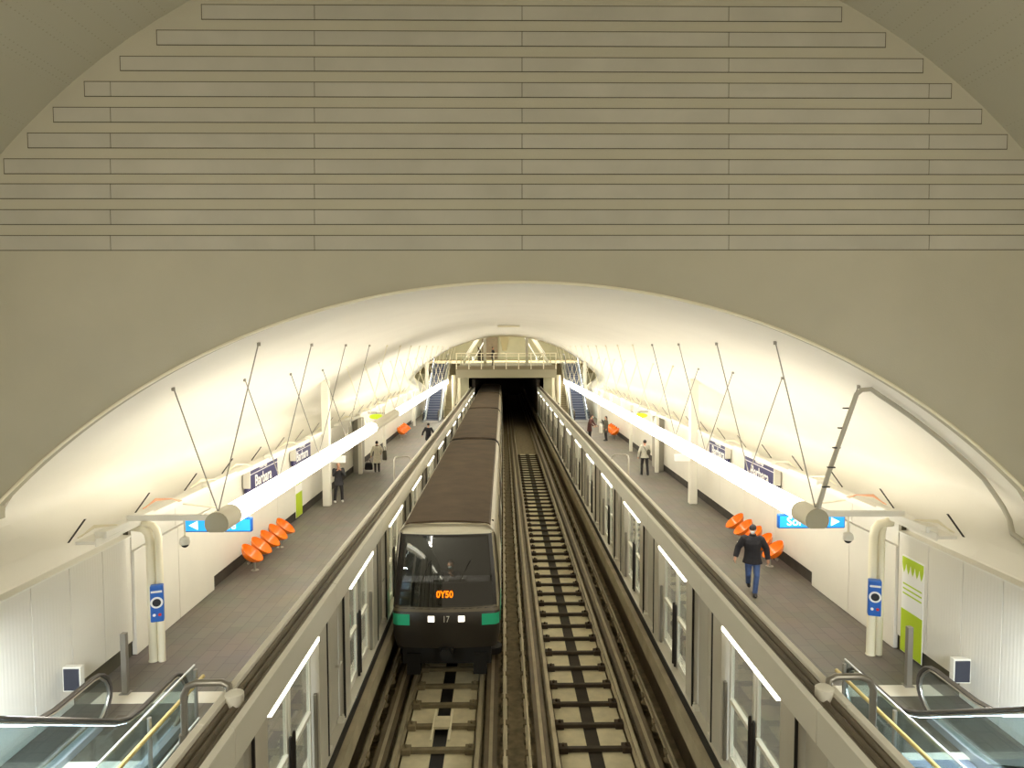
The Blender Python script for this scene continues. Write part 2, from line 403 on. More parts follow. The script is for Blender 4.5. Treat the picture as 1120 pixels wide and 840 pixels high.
# ------------------------------------------------------------------ TRACKS
def track(xc, label, pale, y_end=60.0, y_start=9.6):
    t = thing('railway_track', label, 'track', (xc, 30, -1.36), 0, 'the two tracks')
    for s in (-1, 1):
        X = xc + s*0.755
        # flat-bottomed rail profile
        prof = [(-.07,-1.22),(.07,-1.22),(.07,-1.20),(.012,-1.18),(.012,-1.09),(.036,-1.08),(.036,-1.05),(-.036,-1.05),(-.036,-1.08),(-.012,-1.09),(-.012,-1.18),(-.07,-1.20)]
        mb = MB(); mb.prismy([(X+a, b) for a, b in prof], -6, 108); obj('rail', mb, M['steelrail'], t)
        X = xc + s*1.0
        prof = [(-.10,-1.25),(.10,-1.25),(.10,-1.22),(.03,-1.20),(.03,-1.10),(.12,-1.08),(.12,-1.045),(-.12,-1.045),(-.12,-1.08),(-.03,-1.10),(-.03,-1.20),(-.10,-1.22)]
        mb = MB(); mb.prismy([(X+a, b) for a, b in prof], -6, 108); obj('running_pad', mb, M['pad'], t)
        mb = MB(); mb.prismy([(X-.035,-1.045),(X+.035,-1.045),(X+.03,-1.040),(X-.03,-1.040)], -6, 108); obj('pad_stripe', mb, M['steelrail'], t)  # paler steel stripe along the top of the running pad
        X = xc + s*1.27
        mb = MB(); mb.prismy([(X-.045,-.98),(X+.045,-.98),(X+.045,-.955),(X+.012*s,-.95),(X+.012*s,-.82),(X-.03*s,-.82),(X-.03*s,-.95),(X-.045,-.955)], -6, 108)
        obj('guide_bar', mb, M['steelrail'], t)
        # insulated brackets that carry the guide bar
        br = None
        for k in range(48):
            y = 9.9 + 1.0*k
            if br is None:
                b = MB(); b.box(-.09,.09,-.08,.08,-1.37,-1.30); b.tube([(0,0,-1.32),(0,0,-1.26),(0,0,-1.22),(0,0,-1.12),(0,0,-1.08),(0,0,-.98)], [.07,.10,.06,.10,.06,.05], 8)
                b.box(-.075,.075,-.09,.09,-1.0,-.94)
                me = b; br = obj('guide_bar_bracket', me, M['bed'], None, smooth=True)
                br.parent = t; br.location = Vector((X, y, 0)) - world_loc(t); first = br
            else:
                c = br.copy(); COL.objects.link(c); c.location = Vector((X, y, 0)) - world_loc(t)
    # slabs between sleepers and the sleepers
    m = MB(); m.box(xc-.66, xc+.66, y_start-4, 48.2, -1.37, -1.255); obj('ballast_slab', m, M['slab'], t)
    m = MB(); m.box(xc-.13, xc+.13, y_start-4, 48.2, -1.26, -1.247); obj('centre_groove', m, M['groove'] if not pale else M['black'], t)
    n = 0; sl = None; y = 12.42 - 0.81*5
    while y < 48:
        if not (pale and 17 < y):
            if sl is None:
                b = MB(); b.box(-.66,.66,-.045,.045,-1.25,-1.17)
                if pale: b.box(-.66,.66,.075,.10,-1.25,-1.19)
                sl = obj('sleeper', b, M['sleeper_pale'] if pale else M['sleeper'], None, bevel=0.008); sl.parent = t
                c = sl
                cls = []
                for s in (-1, 1):
                    k = MB(); k.box(s*.60-.085, s*.60+.085, -.10, .10, -1.25, -1.14); k.tube([(s*.60, 0, -1.15), (s*.60, 0, -1.09)], .03, 6)
                    cl = obj('rail_clip', k, M['sleeper_pale'] if pale else M['rust'], None, bevel=0.01); cl.parent = sl
                    cls.append(cl)
            else:
                c = sl.copy(); COL.objects.link(c)
                
                for cl in cls:
                    d = cl.copy(); COL.objects.link(d); d.parent = c
            c.location = Vector((xc, y, 0)) - world_loc(t)
        y += 0.81
    return t
track(-1.55, 'track under the metro train, pale bed with a black centre groove', True)
track(1.42, 'empty right-hand track with brown sleepers and long centre groove', False)
# beacon frame between the left rails
b = thing('track_beacon', 'small metal beacon frame lying on the track in front of the train', 'beacon', (-1.54, 13.2, -1.25))
mb = MB()
for s in (-1, 1): mb.box(-1.54+s*.17-.02, -1.54+s*.17+.02, 12.65, 13.75, -1.17, -1.13)
obj('side_bar', mb, M['rim'], b)
mb = MB(); mb.box(-1.70, -1.38, 13.05, 13.45, -1.16, -1.11); obj('plate', mb, M['slab'], b)
# centre walkway between tracks with cable run
mb = MB(); mb.box(-.22, .09, -6, 66, -1.37, -1.22); tag(obj('cable_trough', mb, M['bed']), 'narrow concrete trough between the two tracks', 'cable trough')
for sx, nm, lab in ((-1, 'cable_conduit', 'dark conduit along the trackside below the left platform'), (1, 'cable_conduit', 'dark conduit along the trackside below the right platform')):
    mb = MB(); mb.tube([(sx*3.0, -6, -.62), (sx*3.0, 96, -.62)], .05, 8)
    tag(obj(nm, mb, M['rust'], smooth=True), lab, 'conduit', 'trackside conduits')

# ------------------------------------------------------------------ PLATFORM SCREEN DOORS
PP = 4.17
def psd_module():
    t = thing('platform_screen_door', '', 'platform door')
    h = PP/2
    mb = MB(); mb.prismy([(0,2.2),(.10,2.16),(.34,2.16),(.34,2.40),(.07,2.40),(.07,2.60),(0.0,2.58)], -h+.006, h-.006); hd = obj('header', mb, M['psd_light'], t, bevel=.006)
    mb = MB(); mb.prismy([(.07,2.40),(.31,2.40),(.31,2.57),(.29,2.57),(.26,2.52),(.22,2.55),(.18,2.51),(.14,2.54),(.10,2.52),(.07,2.57)], -h, h); obj('cable_tray', mb, M['psd_top'], hd)
    mb = MB(); mb.prismy([(.31,2.16),(.40,2.16),(.41,2.60),(.38,2.63),(.31,2.62)], -h+.006, h-.006); obj('outer_lip', mb, M['white'], hd, bevel=.004)
    mb = MB(); mb.box(.005, .06, -1.03, 1.03, 2.11, 2.165); obj('lintel_glint', mb, M['door_glint'], t)  # added glowing strip imitating a reflection under the header, also brightens the trackside
    mb = MB(); mb.box(-.01, .36, -h, h, 0.0, 0.05)
    sl = obj('sill', mb, M['psd'], t)
    mb = MB(); mb.box(-.035, -.01, -h, h, -.12, .045); obj('edge_strip', mb, M['rubber'], sl)
    for s in (-1, 1):
        y0, y1 = sorted((s*.015, s*1.03))
        mb = MB(); x0, x1 = .14, .19
        mb.box(x0, x1, y0, y0+.07, .05, 2.16); mb.box(x0, x1, y1-.07, y1, .05, 2.16)
        mb.box(x0, x1, y0+.07, y1-.07, .05, .18); mb.box(x0, x1, y0+.07, y1-.07, 2.06, 2.16); mb.box(x0-.02, x1, y0+.07, y1-.07, 1.02, 1.08)
        d = obj('sliding_door', mb, M['psd_light'], t, bevel=.004)
        mb = MB(); mb.box(x0+.02, x0+.03, y0+.07, y1-.07, .18, 2.06); obj('pane', mb, M['glass'], d)
        mb = MB(); mb.tube([(.10, s*.07, .06), (.10, s*.07, 1.28), (.10, s*.07, 1.31)], [.026, .026, .015], 8); obj('guard_post', mb, M['dark_metal'], d, smooth=True)
        mb = MB(); mb.box(.06, .11, s*1.05-.03, s*1.05+.03, .06, 1.30); obj('end_post', mb, M['grey_metal'], t, bevel=.006)
        y0, y1 = sorted((s*1.09, s*1.52))
        mb = MB(); mb.box(.03, .17, y0, y1, .05, 2.2); p = obj('post_panel', mb, M['psd'], t, bevel=.006)
        mb = MB(); mb.box(.015, .05, s*1.535-.012, s*1.535+.012, .05, 2.18); obj('seal', mb, M['rubber'], p)
        y0, y1 = sorted((s*1.56, s*(h-.01)))
        mb = MB(); mb.box(.13, .17, y0, y1, .05, 2.2); e = obj('emergency_panel', mb, M['psd'], t, bevel=.005)
        if s > 0:
            mb = MB(); mb.tube([(.13, s*1.75, 1.05), (.07, s*1.75, 1.05), (.06, s*1.62, 1.07)], .018, 6); obj('handle', mb, M['steel'], e, smooth=True)
        mb = MB(); mb.box(.02, .12, s*1.66-.07, s*1.66+.07, .05, .11); mb.tube([(.05, s*1.60, .09), (.05, s*1.60, .15)], .02, 6); obj('foot_bracket', mb, M['white'], t, bevel=.006)
    return t
ORD = ['first', 'second', 'third', 'fourth', 'fifth', 'sixth', 'seventh', 'eighth', 'ninth', 'tenth', 'eleventh', 'twelfth', 'thirteenth', 'fourteenth', 'fifteenth', 'sixteenth']
base = psd_module(); used = False
for side, sx, yc0, rot in (('left', -1, 8.72-PP, PI), ('right', 1, 8.98-PP, 0.0)):
    for k in range(15):
        y = yc0 + PP*k
        if k == 0: lab = 'glazed grey platform door unit nearest the camera on the %s platform edge' % side
        else: lab = 'glazed grey platform door unit, %s from the camera along the %s platform edge' % (ORD[k], side)
        g = 'glazed platform doors along the %s platform edge' % side
        if not used:
            base.location = (sx*3.0, y, 0); base.rotation_euler = (0, 0, rot); base['label'] = lab; base['group'] = g; used = True
        else: dup(base, (sx*3.0, y, 0), rot, lab, g)

def hoop(sx, y, label):
    mb = MB(); X = sx*3.36
    w = .06
    mb.tube([(X, y, 2.50), (X, y, 2.62), (X+sx*.02, y, 2.72), (X+sx*.10, y, 2.78), (X+sx*.46, y, 2.78), (X+sx*.54, y, 2.74), (X+sx*.57, y, 2.64), (X+sx*.57, y, 1.2), (X+sx*.57, y, .02)], .026, 8)
    mb.box(X+sx*.57-.06, X+sx*.57+.06, y-.06, y+.06, 0, .02)
    mb.tube([(X+sx*.02, y, 1.9), (X+sx*.57, y, 1.9)], .02, 8)
    return tag(obj('guard_hoop', mb, M['steel'] if y > 10 else M['grey_metal'], smooth=True), label, 'guard rail', 'bent pipe hoops over the platform doors')
def hoop_near(sx, label):
    y = 7.35; X = sx*3.30
    t = thing('guard_hoop', label, 'guard rail', (sx*3.85, y, 0), 0, 'bent pipe hoops over the platform doors')
    mb = MB(); mb.tube([(X, y-.08, 2.60), (X+sx*.05, y, 2.66), (X+sx*.12, y, 2.70), (X+sx*.40, y, 2.70), (X+sx*.50, y, 2.66), (X+sx*.55, y, 2.56), (X+sx*.55, y, .05)], .04, 10)
    obj('bent_pipe', mb, M['grey_metal'], t, smooth=True)
    mb = MB(); mb.tube([(X+sx*.55, y, 2.0), (X+sx*.55, y, 2.12)], .06, 10); mb.tube([(X, y, 2.05), (X+sx*.60, y, 2.05)], .035, 8); mb.box(X+sx*.55-.1, X+sx*.55+.1, y-.1, y+.1, .0, .03)
    obj('clamp', mb, M['grey_metal'], t, smooth=True)
    mb = MB(); mb.tube([(X-sx*.06, y-.12, 2.52), (X-sx*.06, y-.12, 2.64)], [.10, .10], 14); mb.tube([(X-sx*.06, y-.12, 2.64), (X-sx*.06, y-.12, 2.66)], [.10, .07], 14)
    obj('end_cap', mb, M['white'], t, smooth=True)
hoop_near(-1, 'grey bent pipe hoop beside the near end of the left platform doors')
hoop_near(1, 'grey bent pipe hoop beside the near end of the right platform doors')
hoop(-1, 22.4, 'thin pale pipe hoop on the left platform doors halfway down')
hoop(1, 22.6, 'thin pale pipe hoop on the right platform doors halfway down')

# ------------------------------------------------------------------ TRAIN
XT = -1.585
train = thing('metro_train', 'metro train with jade green corners and number 17 on the left track', 'train', (XT, 15, -1.05))
def body_prof(k=1.0):
    h = [(1.17,-.22),(1.21,0.0),(1.21,.9),(1.175,1.55),(1.11,2.12),(1.05,2.26),(.96,2.34),(.86,2.37)]
    return [(XT+a*k, b) for a, b in h] + [(XT-a*k, b) for a, b in h[::-1]]
def roof_prof():
    h = [(.99,2.33),(.95,2.375),(.7,2.41),(.35,2.43),(0,2.435)]
    top = [(XT+a, b) for a, b in h] + [(XT-a, b) for a, b in h[-2::-1]]
    return top + [(XT-.99,2.30),(XT+.99,2.30)]
cars = [(15.25, 29.15), (29.75, 44.2), (44.8, 59.2), (59.8, 74.2)]
for i, (y0, y1) in enumerate(cars):
    mb = MB(); mb.prismy(body_prof(), y0 if i else 16.0, y1); cb = obj('car_body', mb, M['train_cream'], train, smooth=True)
    if i == 0:
        mb = MB(); mb.rings([[(x, y, z) for x, z in body_prof()] for y in (15.22, 16.02)], cap=False); obj('cab_shell', mb, M['train_cream'], cb, smooth=True)
    mb = MB(); mb.prismy(roof_prof(), (y0+.04) if i else 15.38, y1); obj('roof', mb, M['train_roof'], cb, smooth=True)
    for s in (-1, 1):
        L = (y1-y0)/3
        for k in range(3):
            yc = y0 + L*(k+.5)
            X = XT + s*1.205
            mb = MB(); mb.hexa([(X, yc-.8, -.1), (X+s*.02, yc-.8, -.1), (X+s*.02, yc-.8, .9), (X, yc-.8, .9)], [(X, yc+.8, -.1), (X+s*.02, yc+.8, -.1), (X+s*.02, yc+.8, .9), (X, yc+.8, .9)])
            mb.hexa([(X, yc-.8, .9), (X+s*.02, yc-.8, .9), (X-s*.06, yc-.8, 1.8), (X-s*.09, yc-.8, 1.8)], [(X, yc+.8, .9), (X+s*.02, yc+.8, .9), (X-s*.06, yc+.8, 1.8), (X-s*.09, yc+.8, 1.8)])
            d = obj('side_door', mb, M['white'], cb)
        for k in range(2):
            ya, yb = y0+L*(k+.5)+1.0, y0+L*(k+1.5)-1.0
            mb = MB(); mb.hexa([(XT+s*1.20, ya, .95), (XT+s*1.222, ya, .95), (XT+s*1.165, ya, 1.75), (XT+s*1.14, ya, 1.75)], [(XT+s*1.20, yb, .95), (XT+s*1.222, yb, .95), (XT+s*1.165, yb, 1.75), (XT+s*1.14, yb, 1.75)])
            obj('side_window', mb, M['train_dark'], cb)
        mb = MB(); mb.box(*sorted((XT+s*1.20, XT+s*1.218)), y0+.1, y1-.1, .1, .34); obj('jade_stripe', mb, M['jade'], cb)
    mb = MB(); mb.box(XT-1.02, XT+1.02, y0+.4, y1-.3, -.62, -.2); obj('underframe', mb, M['train_under'], cb)
    for yb in (y0+2.2, y1-2.6):
        b = MB(); b.box(XT-.95, XT+.95, yb-1.2, yb+1.2, -.72, -.45); bg = obj('bogie', b, M['train_under'], train)
        for s in (-1, 1):
            for dy in (-.9, .9):
                w = MB(); w.tube([(XT+s*.87, yb+dy, -.57), (XT+s*.90, yb+dy, -.57), (XT+s*1.08, yb+dy, -.57), (XT+s*1.11, yb+dy, -.57)], [.40, .46, .46, .40], 20); obj('tyre', w, M['rubber'], bg, smooth=True)
                w = MB(); w.tube([(XT+s*.72, yb+dy, -.62), (XT+s*.80, yb+dy, -.62)], .40, 20); obj('steel_wheel', w, M['dark_metal'], bg, smooth=True)
                w = MB(); w.tube([(XT+s*1.02, yb+dy*1.55, -.95), (XT+s*1.02, yb+dy*1.55, -.80)], .22, 16); obj('guide_wheel', w, M['rubber'], bg, smooth=True)
    if i > 0:
        mb = MB(); mb.prismy([(XT+(a-XT)*1.004, z+.004) for a, z in body_prof()], y0-.03, y0+.03); obj('end_wall', mb, M['black'], cb)
    if i < 3:
        b = MB(); gy = y1
        for k in range(7):
            yy = gy + .0 + .6*k/6; r = .0 if k % 2 else .05
        b.prismy([(XT+a, z) for a, z in ((1.08,-.1),(1.08,1.8),(1.0,2.12),(.85,2.22),(-.85,2.22),(-1.0,2.12),(-1.08,1.8),(-1.08,-.1))], y1-.02, y1+.62)
        obj('gangway_bellows', b, M['black'], train)
# --- nose
YB = 15.4
def lv(z): # half width and front plane of the cab face at height z
    pts = [(-.30,1.13,14.78),(0.0,1.195,14.70),(.22,1.20,14.68),(.50,1.20,14.68),(.56,1.195,14.72),(.66,1.185,14.76),(1.2,1.15,14.86),(2.18,1.06,15.08),(2.26,1.05,15.09),(2.38,.96,15.2)]
    for a, b in zip(pts, pts[1:]):
        if z <= b[0]+1e-6:
            t = (z-a[0])/(b[0]-a[0]); return a[1]+(b[1]-a[1])*t, a[2]+(b[2]-a[2])*t
    return pts[-1][1:]
def plan(z, inset=0.0):
    w, y = lv(z); w -= inset; r = .16; bulge = .10
    out = []
    for k in range(-6, 7):
        u = k/6; x = (w-r)*u; out.append((XT+x, y + bulge*u*u*.8 + inset, z))
    front = out
    def corner(s):
        cx, cy = XT+s*(w-r), y+bulge*.8+inset+r
        return [(cx+s*r*math.sin(a), cy-r*math.cos(a), z) for a in (PI/8, PI/4, 3*PI/8, PI/2)]
    rc = corner(1); lc = corner(-1)[::-1]
    return [(XT-w, YB+.05, z)] + lc + front + rc + [(XT+w, YB+.05, z)]
nose = MB(); nose.rings([plan(z) for z in (-.30, 0.0, .22, .50, .56, .62)])
ns = obj('bumper', nose, M['train_dark'], train, smooth=True)
mb = MB(); mb.rings([plan(z) for z in (.545, .60, .66)]); lg = obj('nose_ledge', mb, mat('ledge_bronze', (112, 102, 82), .35), ns, smooth=True)
# pillars + lintel as a shell behind the glass
def shell(z0, z1, u0, u1, name, m, par, off=0.0, n=6, th=.05):
    rings = []
    for i in range(n+1):
        z = z0 + (z1-z0)*i/n; w, y = lv(z)
        r = []
        for k in range(9):
            u = u0 + (u1-u0)*k/8; r.append((XT + (w-.05)*u, y + off + .11*u*u, z))
        r += [(x, yy+th, zz) for x, yy, zz in r[::-1]]
        rings.append(r)
    b = MB(); b.rings(rings); return obj(name, b, m, par, smooth=True)
frame = shell(.66, 2.22, -1.0, -.90, 'windscreen_pillar', M['train_dark'], train)
shell(.66, 2.22, .90, 1.0, 'windscreen_pillar', M['train_dark'], train)
shell(2.12, 2.24, -.90, .90, 'windscreen_header', M['train_dark'], train, n=2)
fascia = shell(.66, 1.14, -.90, .90, 'destination_fascia', M['train_dark'], train, off=.03, n=3)
shell(.64, 2.16, -.93, .93, 'windscreen', M['shield'], train, off=-.015, th=.012)
for s in (-1, 1):   # cab side returns
    mb = MB(); r = []
    for z in (.62, 1.2, 1.7, 2.2):
        w, y = lv(z); r.append([(XT+s*w*.96, y+.10, z), (XT+s*w*.995, y+.14, z), (XT+s*w, YB+.05, z), (XT+s*(w-.05), YB+.05, z)])
    mb.rings(r); obj('cab_side', mb, M['train_dark'] if s < 0 else M['train_cream'], train)
# cream lintel and roof front
mb = MB(); mb.rings([plan(z, i) for z, i in ((2.19, -.01), (2.25, 0.0), (2.32, .05), (2.37, .13), (2.40, .24))]); obj('cream_lintel', mb, mat('lintel_cream', (240, 234, 214), .5), train, smooth=True)
# cab interior
mb = MB(); mb.box(XT-1.05, XT+1.05, 15.93, 15.97, .0, 2.3); cab = obj('cab_bulkhead', mb, mat('cab_interior', (84, 82, 76), .7), train)
mb = MB(); mb.box(XT-1.0, XT+1.0, 15.05, 15.45, 1.02, 1.12); mb.box(XT-.30, XT-.05, 15.02, 15.2, 1.10, 1.17); mb.box(XT+.05, XT+.42, 15.02, 15.2, 1.10, 1.18)
obj('console', mb, mat('console_grey', (120, 116, 118), .5), train)
# openings: remove the near bulk of car body in the cab by starting it later is handled by YB, glass shows the bulkhead
text_obj('number_display', '0Y50', .21, M['amber'], train, face_y((XT-.02, 14.74, .93)), xs=.85, bold=.006)
def on_face(xa, xb, z0, z1, name, m, off=.012, bev=.01):
    r = []
    for z in (z0, z1):
        row = []
        for k in range(7):
            x = xa + (xb-xa)*k/6; w, y = lv(z); u = min(1, abs(x-XT)/(w-.16)); yy = y+.08*u*u
            ex = max(0, abs(x-XT)-(w-.16)); yy += .16 - math.sqrt(max(0, .16**2-min(ex,.158)**2))
            row.append((x, yy-off, z))
        row += [(x, y2+off+.01, z2) for x, y2, z2 in row[::-1]]
        r.append(row)
    b = MB(); b.rings(r); return obj(name, b, m, train, smooth=True)
on_face(XT-1.19, XT-.80, .25, .50, 'jade_corner', M['jade']); on_face(XT+.80, XT+1.19, .25, .50, 'jade_corner', M['jade'])
on_face(XT-.39, XT-.25, .34, .47, 'headlight', M['lamp']); on_face(XT+.28, XT+.42, .34, .47, 'headlight', M['lamp'])
text_obj('fleet_number', '17', .20, M['white'], train, face_y((XT+.01, 14.665, .40)), xs=.8)
# coupler and front under gear
mb = MB(); mb.box(XT-.16, XT+.16, 14.75, 15.5, -.50, -.28); mb.tube([(XT, 14.62, -.39), (XT, 14.85, -.39)], .13, 12); obj('coupler', mb, M['train_under'], train)
mb = MB(); mb.box(XT-1.0, XT+1.0, 15.0, 15.6, -.75, -.2); mb.box(XT-.9, XT-.6, 14.95, 15.2, -.98, -.5); mb.box(XT+.6, XT+.9, 14.95, 15.2, -.98, -.5); obj('under_apron', mb, M['train_under'], train)
mb = MB()
for k in range(2):
    mb.tube([(XT+(.3 if k else -.55), 14.93, 1.16), (XT+(.55 if k else -.35), 14.90, 1.65)], .010, 6)
obj('wiper', mb, M['dark_metal'], train)
# ------------------------------------------------------------------ LIGHT TUBES
M['casing'] = mat('door_casing_grey', (158, 153, 140), 0.6)
TX, TZ, TR = 5.86, 3.0, 0.23
def ringy(x, y, r, flat=-.72, n=20):
    return [(x + r*math.cos(a), y, TZ + max(r*math.sin(a), r*flat)) for a in [2*PI*k/n for k in range(n)]]
def tube_run(sx, y0, y1, label, lit=True, cap=False, group='hanging light tubes'):
    t = thing('light_tube', label, 'light tube', (sx*TX, y0, TZ), 0, group)
    X = sx*TX; ys = y0
    if cap:
        b = MB(); b.rings([ringy(X, y0, TR*.97), ringy(X, y0+.03, TR)]); obj('end_cap', b, M['cap'], t, smooth=True)
        b = MB(); b.rings([ringy(X, y0+.03, TR), ringy(X, y0+.72, TR)]); obj('collar', b, M['collar'], t, smooth=True); ys = y0+.72
    b = MB(); b.rings([ringy(X, ys, TR*.96), ringy(X, y1-.12, TR*.96)]); obj('diffuser', b, M['tube'] if lit else M['tube_off'], t, smooth=True)
    b = MB(); b.rings([ringy(X, y1-.12, TR), ringy(X, y1, TR)]); obj('joint_ring', b, M['collar'], t, smooth=True)
    hy = 13.12 if cap else None
    y = 13.12
    while y < min(y1, 68):
        if y >= y0-.05:
            for dx, lean in ((-.80, 0), (.86, 0)):
                xo = X + sx*(-dx)    # one to the crown side, one to the wall side
                b = MB(); b.tube([(X, y, TZ+TR*.9), (xo, y, vz(xo))], .013 if y < 30 else .016, 6); b.tube([(xo, y, vz(xo)+.0), (xo, y, vz(xo)-.07)], .035, 8)
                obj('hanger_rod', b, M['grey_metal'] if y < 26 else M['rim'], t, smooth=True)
        y += 3.62
    return t
tube_run(-1, 13.0, 23.0, 'glowing white tube over the left platform, nearest, with round grey end cap', cap=True)
tube_run(-1, 23.0, 28.8, 'short glowing tube over the left platform, just before the unlit stretch')
tube_run(-1, 28.8, 35.0, 'unlit pale tube section hanging over the left platform', lit=False)
tube_run(-1, 35.0, 74.0, 'glowing tube over the far part of the left platform, beyond the unlit stretch')
tube_run(1, 13.0, 23.0, 'glowing white tube over the right platform, nearest, with round grey end cap', cap=True)
tube_run(1, 23.0, 31.6, 'glowing tube over the right platform, second from the camera')
tube_run(1, 31.6, 74.0, 'glowing tube over the far part of the right platform')
# big grey conduit from the right tube up to the vault and down along the rim
mb = MB()
pts = [(5.86, 13.0, 3.25), (5.98, 12.9, 3.9), (6.33, 12.75, 5.2), (6.40, 12.7, 5.5), (6.47, 12.65, 5.58), (6.62, 12.6, 5.60)]
for k in range(1, 14):
    x = 6.62 + (8.82-6.62)*k/13; pts.append((x, 12.6, vz(x)-.09))
pts += [(8.93, 12.45, 3.62), (8.95, 12.25, 3.42), (8.88, 12.0, 3.26), (8.72, 11.7, 3.08), (8.60, 11.0, 2.99), (8.60, 9.0, 2.99)]
mb.tube(pts, .045, 10)
cd = tag(obj('conduit_pipe', mb, M['conduit'], smooth=True), 'thick grey conduit bending from the right light tube up and along the vault rim', 'conduit')
mb = MB()
for k in range(5):
    z = 3.7+.38*k; x = 5.94+.27*(z-3.7)/1.0*.9; mb.box(x-.09, x+.05, 12.80, 12.86, z-.012, z+.012)
obj('cable_tie', mb, M['dark_metal'], cd)

# ------------------------------------------------------------------ CABLE TRAYS above the side walls
for sx, side in ((-1, 'left'), (1, 'right')):
    t = thing('cable_tray', 'white cable tray with slanted struts running along the top of the %s wall' % side, 'cable tray', (sx*7.8, 12.0, 2.9), 0, 'wall-top cable trays')
    mb = MB(); x0, x1 = sorted((sx*7.65, sx*8.0)); mb.box(x0, x1, 12.1, 57, 2.87, 2.93); mb.box(*sorted((sx*7.62, sx*7.65)), 12.1, 57, 2.84, 2.98); obj('tray', mb, M['white'], t, bevel=.005)
    y = 12.0; k = 0
    while y < 56:
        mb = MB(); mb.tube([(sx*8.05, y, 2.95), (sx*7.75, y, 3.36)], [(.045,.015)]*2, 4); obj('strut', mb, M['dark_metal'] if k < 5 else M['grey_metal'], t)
        if k % 2 == 0:
            mb = MB(); mb.box(*sorted((sx*7.55, sx*7.78)), y+.3, y+2.0, 2.93, 3.06); obj('tray_cover', mb, M['white'], t, bevel=.02)
        if k % 2 == 1 or k < 3:
            mb = MB()
            for j in range(3):
                mb.tube([(sx*7.95, y+.1+.05*j, 3.0), (sx*7.8, y+.35, 3.12+.02*j), (sx*7.62, y+.7, 3.08), (sx*7.58, y+.95+.05*j, 2.96)], .014, 6)
            obj('cable_loop', mb, M['cable'] if k in (1, 4) else M['rim'], t, smooth=True)
        y += 2.2; k += 1
    # arm that carries the supply from the wall tray to the tube end
    mb = MB(); mb.box(*sorted((sx*6.05, sx*7.62)), 13.08, 13.16, 3.06, 3.16); mb.box(*sorted((sx*6.05, sx*7.62)), 13.07, 13.17, 3.05, 3.065)
    tag(obj('support_arm', mb, M['white'], bevel=.01), 'cream beam joining the near end of the %s light tube to the wall' % side, 'support beam', 'tube support beams')

# ------------------------------------------------------------------ COLUMNS
def twin_column(sx, side):
    t = thing('twin_pipe_column', 'cream twin-pipe column carrying a blue call box on the %s' % side, 'column', (sx*7.4, 13.65, 0), 0, 'cream wall columns')
    for dx, r, top in ((-.075, .085, 2.75), (.095, .07, 2.82)):
        X = sx*7.4+dx
        bend = [(X, 13.65, 0), (X, 13.65, top-.25), (X+sx*.03, 13.65, top-.10), (X+sx*.12, 13.65, top), (X+sx*.38, 13.65, top+.04)]
        mb = MB(); mb.tube(bend, r, 16); obj('pipe', mb, M['rim'], t, smooth=True)
    mb = MB(); mb.tube([(sx*7.4-.075, 13.65, 0), (sx*7.4-.075, 13.65, .02)], .10, 16); obj('foot', mb, M['rim'], t, bevel=.01)
    c = thing('call_box', 'blue emergency call box with white ring on the near %s column' % side, 'call box', (sx*7.4, 13.5, 1.2), 0, 'blue emergency call boxes')
    a = math.radians(20)*(-sx)
    def R(x, y): return (sx*7.27 + x*math.cos(a)-y*math.sin(a), 13.46 + x*math.sin(a)+y*math.cos(a))
    def q(x0, x1, y0, y1): return [R(x0, y0), R(x1, y0), R(x1, y1), R(x0, y1)]
    mb = MB(); mb.prismz(q(-.12, .12, -.09, .06), 0.92, 1.66); obj('housing', mb, M['bluebox'], c, bevel=.02)
    rot = Matrix.Rotation(a, 4, 'Z')
    def disc(r0, r1, x, z, y0, name, m):
        b = MB(); n = 24
        ro = [(x+r1*math.cos(2*PI*k/n), z+r1*math.sin(2*PI*k/n)) for k in range(n)]
        ri = [(x+r0*math.cos(2*PI*k/n), z+r0*math.sin(2*PI*k/n)) for k in range(n)]
        for (pa, pb) in ((ro, y0), ):
            pass
        V = []
        for (xx, zz) in ro: p = R(xx, y0); V.append((p[0], p[1], zz))
        W = []
        for (xx, zz) in ro: p = R(xx, -.07); W.append((p[0], p[1], zz))
        b.rings([W, V]); return obj(name, b, m, c)
    disc(0, .115, 0, 1.32, -.097, 'white_ring', M['signwhite']); disc(0, .078, 0, 1.32, -.101, 'speaker', M['black'])
    disc(0, .03, .05, 1.07, -.10, 'call_button', M['red']); disc(0, .028, -.05, 1.07, -.10, 'call_button', M['signwhite'])
    b = MB(); b.prismz(q(-.10, .10, -.096, -.08), 1.52, 1.56); obj('label_strip', b, M['signwhite'], c)
twin_column(-1, 'left'); twin_column(1, 'right')
def tall_column(sx, y, lab):
    mb = MB(); X = sx*7.45; mb.box(X-.155, X+.155, y-.155, y+.155, 0, vz(7.45)-.02)
    t = tag(obj('tall_column', mb, M['white'], bevel=.03), lab, 'column', 'tall white columns rising to the vault'); return t
tall_column(-1, 27.3, 'tall white square column by the left wall, next to the person in black coat')
tall_column(1, 27.3, 'tall white square column by the right wall, nearer of the two on that side')
tall_column(-1, 63.8, 'tall white column beside the far left escalator'); tall_column(1, 63.8, 'tall white column beside the far right escalator')
